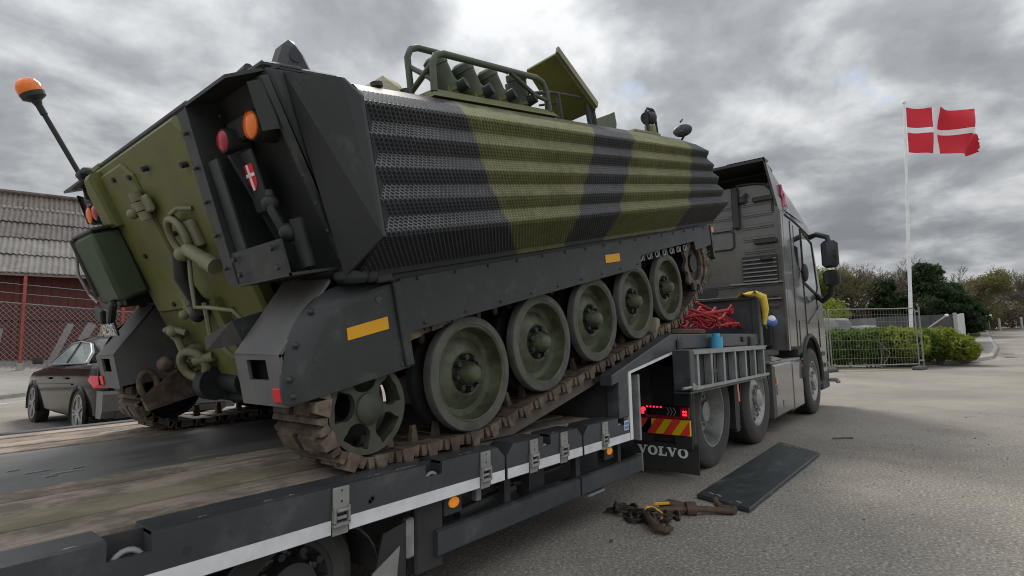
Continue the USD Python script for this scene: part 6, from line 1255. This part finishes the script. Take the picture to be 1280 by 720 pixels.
# ------------------------------------------------------------------ site fence, hedge, flag at the right
def leaf_cloud(mb, pts, size, rng, squash=1.0, flat=0.0):
    """one little two-triangle leaf at each point, turned at random."""
    n = len(pts); d = rng.normal(0, 1, (n, 3)); d[:, 2] *= squash; d /= np.linalg.norm(d, axis=1, keepdims=True); e = rng.normal(0, 1, (n, 3)); e[:, 2] *= (1-flat); e -= d*(e*d).sum(1, keepdims=True); e /= np.linalg.norm(e, axis=1, keepdims=True)
    s = size*rng.uniform(.6, 1.3, (n, 1)); V = np.stack([pts-d*s, pts+e*s*.45, pts+d*s, pts-e*s*.45], 1).reshape(-1, 3); f = np.arange(4*n).reshape(n, 4); return mb.add(V, f)
def bush(name, label, cat, c, size, n, leaf, m, rng, lumps=9, group=None, stemmat='bark', box=False):
    z0 = float(gz(c[0], c[1])); T = thing(name, label, cat, (c[0], c[1], z0), group)
    P = []
    for k in range(lumps):
        q = np.array([rng.uniform(-.5, .5)*size[0], rng.uniform(-.5, .5)*size[1], rng.uniform(.25, .72)*size[2]]); r = np.array(size)*rng.uniform(.28, .42)
        if box: q = np.array([((k+.5)/lumps-.5)*size[0], rng.uniform(-.2, .2)*size[1], size[2]*.5]); r = np.array([size[0]/lumps*.85, size[1]*.5, size[2]*rng.uniform(.46, .54)])
        u = rng.normal(0, 1, (n//lumps, 3)); u /= np.linalg.norm(u, axis=1, keepdims=True); P.append(q+u*r*rng.uniform(.55, 1.05, (len(u), 1))**.6)
    P = np.vstack(P); P = P[P[:, 2] > .02]; ca, sa = math.cos(c[2]) if len(c) > 2 else 1, math.sin(c[2]) if len(c) > 2 else 0
    P = np.c_[P[:, 0]*ca-P[:, 1]*sa, P[:, 0]*sa+P[:, 1]*ca, P[:, 2]]+np.array([c[0], c[1], z0+.1])
    part(T, 'foliage', leaf_cloud(MB(), P, leaf, rng), m, kind='stuff')
    s = MB()
    for k in range(12):
        a = np.array([c[0]+rng.uniform(-.3, .3)*size[0]*abs(ca), c[1]+rng.uniform(-.3, .3)*size[0]*max(abs(sa), .2), z0]); s.tube([a, a+np.array([rng.normal(0, .15), rng.normal(0, .15), size[2]*.4]), a+np.array([rng.normal(0, .3), rng.normal(0, .3), size[2]*.85])], [.03, .02, .008], 4)
    part(T, 'stems', s, stemmat)
def bare_tree(name, label, base, H, spread, rng, m='twig', buds=0, budmat='leafbud', group='bare trees along the far edge of the yard', levels=6):
    z0 = float(gz(*base)); T = thing(name, label, 'tree', (*base, z0), group); tr = MB(); tw = MB(); tips = []
    V, F, nn = [], [], [0]
    def twig(a, b, r):
        d = b-a; w = np.cross(d, [.3, .5, .8]); w /= max(np.linalg.norm(w), 1e-9); V.extend([a-w*r, a+w*r, b]); F.append([nn[0], nn[0]+1, nn[0]+2]); w2 = np.cross(d, w); w2 /= max(np.linalg.norm(w2), 1e-9); V.extend([a-w2*r, a+w2*r, b]); F.append([nn[0]+3, nn[0]+4, nn[0]+5]); nn[0] += 6
    def grow(p, d, L, r, lev):
        q = p+d*L*.5+rng.normal(0, .04*L, 3); e = p+d*L+rng.normal(0, .05*L, 3)
        if lev <= 2: tr.tube([p, q, e], [r, r*.82, r*.62], 6 if lev < 2 else 4)
        else: twig(p, q, r*.9+.013); twig(q, e, r*.7+.013)
        if lev >= levels: tips.append(e); return
        for k in range((3 if lev < 2 or rng.uniform() < .5 else 4)):
            nd = d*.80+rng.normal(0, .42*spread, 3)+np.array([0, 0, .25]); nd /= np.linalg.norm(nd); t = rng.uniform(.45, 1.0); grow(p+(e-p)*t, nd, L*rng.uniform(.58, .80), r*.52, lev+1)
    stems = rng.integers(1, 4)
    for k in range(stems):
        d = np.array([rng.normal(0, .12*spread), rng.normal(0, .12*spread), 1.0]); d /= np.linalg.norm(d); grow(np.array([base[0]+rng.normal(0, .25), base[1]+rng.normal(0, .25), z0-.1]), d, H*.40, H*.017, 0)
    part(T, 'trunk', tr, 'bark'); cr = part(T, 'crown', MB().add(V, F), m, kind='stuff')
    if buds:
        t = np.array(tips); P = np.repeat(t, buds, 0)+rng.normal(0, .16, (len(t)*buds, 3)); part(cr, 'leaves', leaf_cloud(MB(), P, .09, rng), budmat, kind='stuff')
def pine(name, label, base, H, R, rng, group=None):
    z0 = float(gz(*base)); T = thing(name, label, 'tree', (*base, z0), group); m = MB(); m.tube([(base[0], base[1], z0-.2), (base[0]+.1, base[1], z0+H*.5), (base[0], base[1]+.1, z0+H*.93)], [.22, .15, .04], 8); P = []
    for k in range(70):
        h = rng.uniform(.12, .98); a = rng.uniform(0, 2*math.pi); rr = R*(1-h**2.2*.85)*rng.uniform(.35, 1.0); c = np.array([base[0]+rr*math.cos(a), base[1]+rr*math.sin(a), z0+H*h*.97]); m.tube([(base[0], base[1], z0+H*h*.85), c], [.06, .02], 4)
        s = rng.uniform(.35, .75)*R*.42; n = int(220); u = rng.normal(0, 1, (n, 3)); u /= np.linalg.norm(u, axis=1, keepdims=True); P.append(c+u*np.array([s, s, s*.62])*rng.uniform(.3, 1.05, (n, 1)))
    part(T, 'trunk', m, 'bark'); part(T, 'crown', leaf_cloud(MB(), np.vstack(P), .14, rng), 'leafdark', kind='stuff')

def make_right():
    rng = np.random.default_rng(21)
    # welded mesh site fence: two panels meeting at a pair of posts
    A, B = np.array([20.9, 1.64]), np.array([23.12, -.60]); d = (B-A)/np.linalg.norm(B-A); L = 3.15
    def panel(p1, label):
        p0 = p1-d*L; T = thing('site_fence_panel', label, 'fence', (*(p0+p1)/2, 0), None); P = lambda s, z: (*(p0+d*s), z)
        m = MB(); m.tube([P(.02, .13), P(.02, 2.0), P(.06, 2.06), P(L-.06, 2.06), P(L-.02, 2.0), P(L-.02, .13)], .021, 8); m.cyl(P(.02, .19), P(L-.02, .19), .021, 8); part(T, 'frame', m, 'wire', 50)
        m = MB()
        for s in np.arange(.10, L-.05, .105): m.tube([P(s, .19), P(s, 2.06)], .0030, 4, cap=False)
        for z in (.42, .72, 1.02, 1.32, 1.62, 1.86): m.tube([P(.02, z), P(L-.02, z)], .0045, 4, cap=False)
        part(T, 'wire_mesh', m, 'wire', kind='stuff')
        m = MB(); c = np.array(P(L-.02, .06)); m.box(c, (.85, .24, .12), rotm('z', math.atan2(d[1], d[0])+.6), .03); part(T, 'foot_block', m, 'concretefoot')
        return T
    panel(B, 'galvanised mesh site fence panel ending at the white flagpole'); panel(B-d*3.2, 'galvanised mesh site fence panel partly behind the lorry cab')
    e = np.array([.93, .25]); e /= np.linalg.norm(e)
    T = thing('fence_post', 'lone galvanised post pair clamped at the end of the site fence', 'post', (23.2, -.72, 0)); m = MB(); m.cyl((23.22, -.70, .05), (23.14, -.70, 2.12), .024, 8); part(T, 'post', m, 'wire', 40); m = MB(); m.box((23.18, -.66, 1.95), (.10, .12, .05), None, .01); m.box((23.2, -.66, .3), (.10, .12, .05), None, .01); part(T, 'clamp', m, 'steel')
    # hedge and bushes
    bush('hedge', 'clipped green hedge running behind the site fence', 'hedge', (24.3, 1.15, math.atan2(-2.65, 2.2)), (5.2, 1.3, 1.35), 15000, .085, 'leafhedge', rng, lumps=10, box=True)
    bush('shrub', 'yellow green shrub right of the fence posts', 'shrub', (26.9, -1.0), (1.7, 1.7, 1.25), 5200, .085, 'leafyellow', rng, lumps=8)
    bush('shrub', 'low dark shrub at the kerb right of the yellow green shrub', 'shrub', (27.6, -1.75), (1.3, 1.0, .45), 1800, .07, 'leafhedge', rng, lumps=5)
    bush('shrub', 'bright green shrub rising above the middle of the hedge', 'shrub', (25.6, .4), (2.2, 1.6, 1.45), 4200, .085, 'leafyellow', rng, lumps=7)
    # flagpole and flag
    T = thing('flagpole', 'tall white flagpole standing behind the hedge', 'flagpole', (27.5, -.12, .1)); b, t = np.array((27.6, -.10, .0)), np.array((27.02, -.66, 10.55))
    t = np.array((27.25, -.42, 10.55)) if False else t
    m = MB(); m.tube([b, b+(t-b)*.5, t], [.075, .06, .035], 12); po = part(T, 'pole', m, 'whitepaint', 40); m = MB(); m.ball(t+np.array((0, 0, .06)), .075, 2); part(po, 'finial', m, 'whitepaint', True); m = MB(); m.tube([b+np.array((.08, -.03, 1.2)), t+np.array((.05, -.03, -.1))], .006, 4); part(po, 'halyard', m, 'flagwhite')
    nu, nv = 46, 26; u = np.linspace(0, 1, nu); v = np.linspace(0, 1, nv); U, V = np.meshgrid(u, v); o = b+(t-b)*((10.40)/10.55)+np.array((.05, -.05, 0)); Lf, Hf = 3.0, 1.86
    fd = np.array([.62, -.78, 0.]); fn = np.array([.78, .62, 0.]); wv = .26*U**.7*np.sin(U*13+V*2.2)+.13*U*np.sin(U*8-V*5)+.04*U*np.sin(U*25+V*6)
    drop = -.06*U-.12*np.sin(U*math.pi)*(.4+.3*V)-.09*U*np.sin(U*9+1)-.10*(1-V)*U**2; P = o+U[..., None]*Lf*.98*fd-V[..., None]*np.array([-.05, -.05, Hf])+wv[..., None]*fn; P[..., 2] += drop; P[:, -1] += fd*RNG.uniform(-.10, .02, nv)[:, None]; P[:, -2] += fd*RNG.uniform(-.03, .01, nv)[:, None]
    # cross: vertical arm 12/37 to 16/37 along, horizontal arm 12/28 to 16/28 down
    pidx = np.arange(nu*nv).reshape(nv, nu); T2 = thing('danish_flag', 'red flag with a white cross flying from the flagpole', 'flag', tuple(o))
    UX = (u[:-1]+u[1:])/2; VY = (v[:-1]+v[1:])/2; cross = ((UX[None, :] > .335) & (UX[None, :] < .455)) | ((VY[:, None] > .425) & (VY[:, None] < .575))
    q = np.stack([pidx[:-1, :-1], pidx[1:, :-1], pidx[1:, 1:], pidx[:-1, 1:]], -1)
    for sel, nm, mt in ((~cross, 'red_field', 'flagred'), (cross, 'white_cross', 'flagwhite')): part(T2, nm, (P.reshape(-1, 3), np.vstack([q[sel][:, [0, 1, 2]], q[sel][:, [0, 2, 3]]])), mt, True)
    # covered vehicles standing behind the hedge
    def tarped(name, label, c, size, a, m_='tarp'):
        z = float(gz(*c))+.1; T = thing(name, label, 'vehicle', (*c, z)); R = rotm('z', a); s = np.array(size); r = np.random.default_rng(int(c[0]*10)); g = trimesh.creation.box((1, 1, 1)).subdivide().subdivide().subdivide(); v = np.array(g.vertices); v[:, 2] += .5; v[:, :2] *= (1-.35*np.clip(v[:, 2:3]-.45, 0, 1)); v[:, 2] *= 1-.25*np.abs(v[:, 0])**2*2; v += (meshkit.fbm(v*5+c[0], 3)[:, None]-.5)*.16; m = MB(); m.add(v*s, g.faces, R, (*c, z+.25)); part(T, 'cover', m, m_, 50); m = MB()
        for sx in (-.32, .32):
            for sy in (-.42, .42): m.lathe([(0, -.1), (.30, -.1), (.33, 0), (.30, .1), (0, .1)], R @ np.array((sx*s[0], sy*s[1], 0))+np.array((*c, z+.33)), 'y', 16, R)
        part(T, 'wheels', m, 'rubber')
    tarped('covered_vehicle', 'vehicle under a pale grey tarpaulin behind the hedge next to the lorry', (32.2, 3.6), (2.6, 2.0, 1.55), .3)
    tarped('covered_trailer', 'low trailer under a grey tarpaulin behind the middle of the hedge', (33.4, 2.2), (2.6, 1.8, 1.1), .2, 'tarp')
    T = thing('parked_van', 'dark vehicle with pale headlamps parked behind the hedge and flagpole', 'van', (34.2, 1.2, float(gz(34.2, 1.2)))); z = float(gz(34.2, 1.2))+.1; R = rotm('z', .35); c = np.array((34.2, 1.2, z))
    m = MB(); m.hull([(x, y, zz) for y in (-1.0, 1.0) for x, zz in ((-.2, .35), (-.2, .95), (0.4, 1.12), (1.0, 1.75), (3.4, 1.78), (3.5, .35))], R, None, c); part(T, 'body', m, 'vandark')
    m = MB(); m.hull([(x, y, zz) for y in (-.85, .85) for x, zz in ((.45, 1.16), (.95, 1.68), (.43, 1.18), (.93, 1.70))], R, None, c); part(T, 'windscreen', m, 'darkglass')
    for y in (-.75, .75): m = MB(); m.box((-.2, y, .78), (.06, .26, .14), None, .02); v, f = m.get(); part(T, 'headlamp', MB().add(v, f, R, c), 'whitelens')
    for y in (-1.1, 1.1): m = MB(); m.box((.75, y, 1.2), (.1, .2, .16), None, .03); v, f = m.get(); part(T, 'door_mirror', MB().add(v, f, R, c), 'whitepaint')
    m = MB()
    for x in (.7, 2.8):
        for y in (-.95, .95): m.lathe([(0, -.1), (.30, -.1), (.33, 0), (.30, .1), (0, .1)], (x, y, .23), 'y', 16)
    v, f = m.get(); part(T, 'wheels', MB().add(v, f, R, c), 'rubber')
    # concrete wall with pale end, and boom pole
    T = thing('concrete_wall', 'dark panel fence with a pale end post behind the yellow green shrub', 'wall', (34, -.9, 1.0)); z = float(gz(34, -.8))
    for k in range(7):
        a, b_ = np.array((33.4, -1.42))+np.array((-.1, .42))*k, np.array((33.4, -1.42))+np.array((-.1, .42))*(k+.96); m = MB(); m.hull([(x, y, zz) for x, y in (a, b_, a+.06, b_+.06) for zz in (z-.1, z+1.85)]); part(T, 'panel', m, 'greyboard2')
    m = MB(); m.box((33.42, -1.52, z+.92), (.16, .16, 2.0), None, .02); part(T, 'end_post', m, 'concrete')
    for k in range(8):
        a = np.array((33.6, -1.56))+np.array((1.30, -.035))*k; b_ = a+np.array((1.27, -.035)); za, zb = float(gz(*a)), float(gz(*b_)); m = MB(); m.hull([(x, y, zz) for (x, y), z_ in ((a, za), (b_, zb), (a+(0, .06), za), (b_+(0, .06), zb)) for zz in (z_, z_+1.85)]); part(T, 'panel', m, 'concretepale')
    T = thing('barrier_arm', 'raised pale barrier arm slanting behind the shrub beside the concrete wall', 'barrier', (31.5, -.55, .3)); m = MB(); m.tube([(31.0, -.20, 1.15), (32.6, -1.22, 2.02)], .035, 8); part(T, 'arm', m, 'alu'); m = MB(); m.box((32.62, -1.23, 2.03), (.16, .14, .12), None, .02); part(T, 'end_cap', m, 'whitepaint'); m = MB(); m.box((30.8, -.08, .65), (.35, .35, 1.1), None, .03); part(T, 'pedestal', m, 'alu')
    # drain and posts by the far road
    for k, (u, v) in enumerate([(68.0, -4.25), (70.5, -5.9)]):
        m = MB(); z = float(gz(u, v)); m.tube([(u, v, z), (u, v, z+1.05)], .10, 8); m.ball((u, v, z+1.05), .10, 1); solo('bollard', m, 'concretepale', ['pale bollard at the far road end nearer the white sign', 'pale bollard at the far road end by the right picture edge'][k], 'bollard', 'bollards at the far road end')
    T = thing('sign_board', 'small white sign board at the far end of the road', 'sign', (66, -3.0, float(gz(66, -3.0)))); z = float(gz(66, -3)); m = MB(); m.box((66, -3.0, z+1.25), (.06, 1.5, .55), rotm('z', .2), .01); part(T, 'board', m, 'whitepaint'); m = MB()
    for y in (-3.5, -2.5): m.cyl((66.05, y, z), (66.05, y, z+1.3), .04, 8)
    part(T, 'legs', m, 'wire')
    m = MB(); m.bx(31.0, 31.5, -3.35, -2.95, .135+float(gz(31, -3)), .15+float(gz(31, -3))); solo('drain_grate', m, 'rust', 'dark iron drain grate by the pavement corner', 'drain')
    # trees
    pine('pine_tree', 'big dark green pine with a rounded crown right of the flagpole', (53.5, .15), 5.9, 2.7, rng); pine('pine_tree', 'smaller dark pine leaning against the left of the big pine', (54.0, 3.0), 4.9, 1.9, rng); pine('pine_tree', 'lower dark pine filling the right flank of the big pine', (55.0, -1.2), 4.2, 2.0, rng)
    spots = [((52, 8.2), 6.2, 1), ((54.5, 7.0), 6.4, 2), ((56, 5.2), 6.6, 0), ((57.5, 3.8), 6.5, 0), ((60, 1.9), 6.8, 0), ((60.5, .2), 6.6, 0), ((68, -3.1), 5.2, 2), ((73, -4.0), 5.2, 0), ((75, -5.4), 5.6, 0), ((76, -6.9), 6.0, 0), ((72, -1.2), 4.8, 2), ((50, 10.5), 6.0, 1), ((63, -.6), 5.4, 0)]
    lab = ['bare tree', 'tree with a haze of yellow buds', 'tree with brown green buds']
    where = ['nearest the lorry mirror at the yard edge', 'second from the lorry mirror, before the grey bare trees', 'third from the lorry mirror', 'between the lorry mirror and the flagpole', 'just left of the flagpole', 'just right of the flagpole above the pine', 'behind the right flank of the big pine', 'left of the far road end', 'above the far road end', 'at the right picture edge', 'low behind the white sign', 'hidden partly by the lorry cab', 'rising over the top of the big pine']
    for k, (p, H, b_) in enumerate(spots): bare_tree('bare_tree', 'leafless '+lab[b_].replace('bare ', '')+' '+where[k] if b_ == 0 else lab[b_]+' '+where[k], p, H, 1.0+.15*rng.uniform(), rng, buds=(0, 5, 4)[b_], budmat='leafyellow' if b_ == 1 else 'leafbud')
    bs = [((48.5, 7.2), (4.5, 3, 3.0), 'leafyellow', 'yellow green thicket behind the vehicles next to the lorry mirror'), ((53, 4.6), (3.2, 3, 2.6), 'leafbrown', 'brown thicket between the yellow thicket and the flagpole'), ((55, 2.6), (2.6, 2.5, 2.8), 'leafyellow', 'small yellow green thicket just left of the flagpole'), ((50, -.4), (3.4, 2, 1.5), 'leafbrown', 'low brown scrub at the foot of the big pine'), ((63, -2.2), (6, 3, 2.2), 'leafhedge', 'green thicket right of the big pine by the far road'), ((70, -3.6), (5, 3, 2.4), 'leafbud', 'pale thicket behind the white sign'), ((74.5, -6.4), (6, 4, 2.6), 'leafbrown', 'brown thicket behind the far bollards at the right picture edge')]
    for k, (p, s, mt, lb) in enumerate(bs): bush('thicket', lb, 'bushes', p, s, 4500, .13, mt, rng, lumps=9)
    m = MB(); P = np.c_[rng.uniform(105, 190, 60000), rng.uniform(-60, 120, 60000)]; hgt = 4.0+2.5*meshkit.noise(np.c_[P*.06, np.zeros(len(P))], 3); z = gz(P[:, 0], P[:, 1])+hgt*rng.uniform(0, 1, len(P))**.7; leaf_cloud(m, np.c_[P, z], .24, rng); solo('far_wood', m, 'leafbrown', 'distant grey brown wood closing the view behind the trees', 'wood', kind='stuff')
    # grass on the verge
    m = MB(); n = 5000; P = np.c_[rng.uniform(40, 52, n), rng.uniform(-2.0, .2, n)]; P = P[P[:, 1] > -1.65-(P[:, 0]-40)*.08]; V = []; 
    z = gz(P[:, 0], P[:, 1])+.12; d = np.c_[rng.normal(0, .04, (len(P), 2)), rng.uniform(.06, .14, len(P))]; w = np.c_[rng.normal(0, .012, (len(P), 2)), np.zeros(len(P))]; b0 = np.c_[P, z]; V = np.stack([b0-w, b0+w, b0+d], 1).reshape(-1, 3); m.add(V, np.arange(len(V)).reshape(-1, 3)); solo('verge_grass', m, 'grass', 'short grass along the verge by the concrete wall', 'grass', kind='stuff')
M['leafbrown'] = leafmat('brown_twig_haze', (.13, .105, .065), (.25, .21, .125), .3)
M['concretefoot'] = paint('dark_fence_foot', (.07, .07, .07), (.12, .12, .115), .9, 5.)
M['greyboard2'] = paint('dark_fence_panel', (.05, .05, .05), (.08, .08, .08), .85, 3.)
M['concretepale'] = paint('pale_concrete', (.36, .36, .35), (.48, .48, .47), .85, 2.)
M['vandark'] = paint('dark_green_van_paint', (.03, .04, .035), (.05, .06, .055), .35, 2.)
make_right()
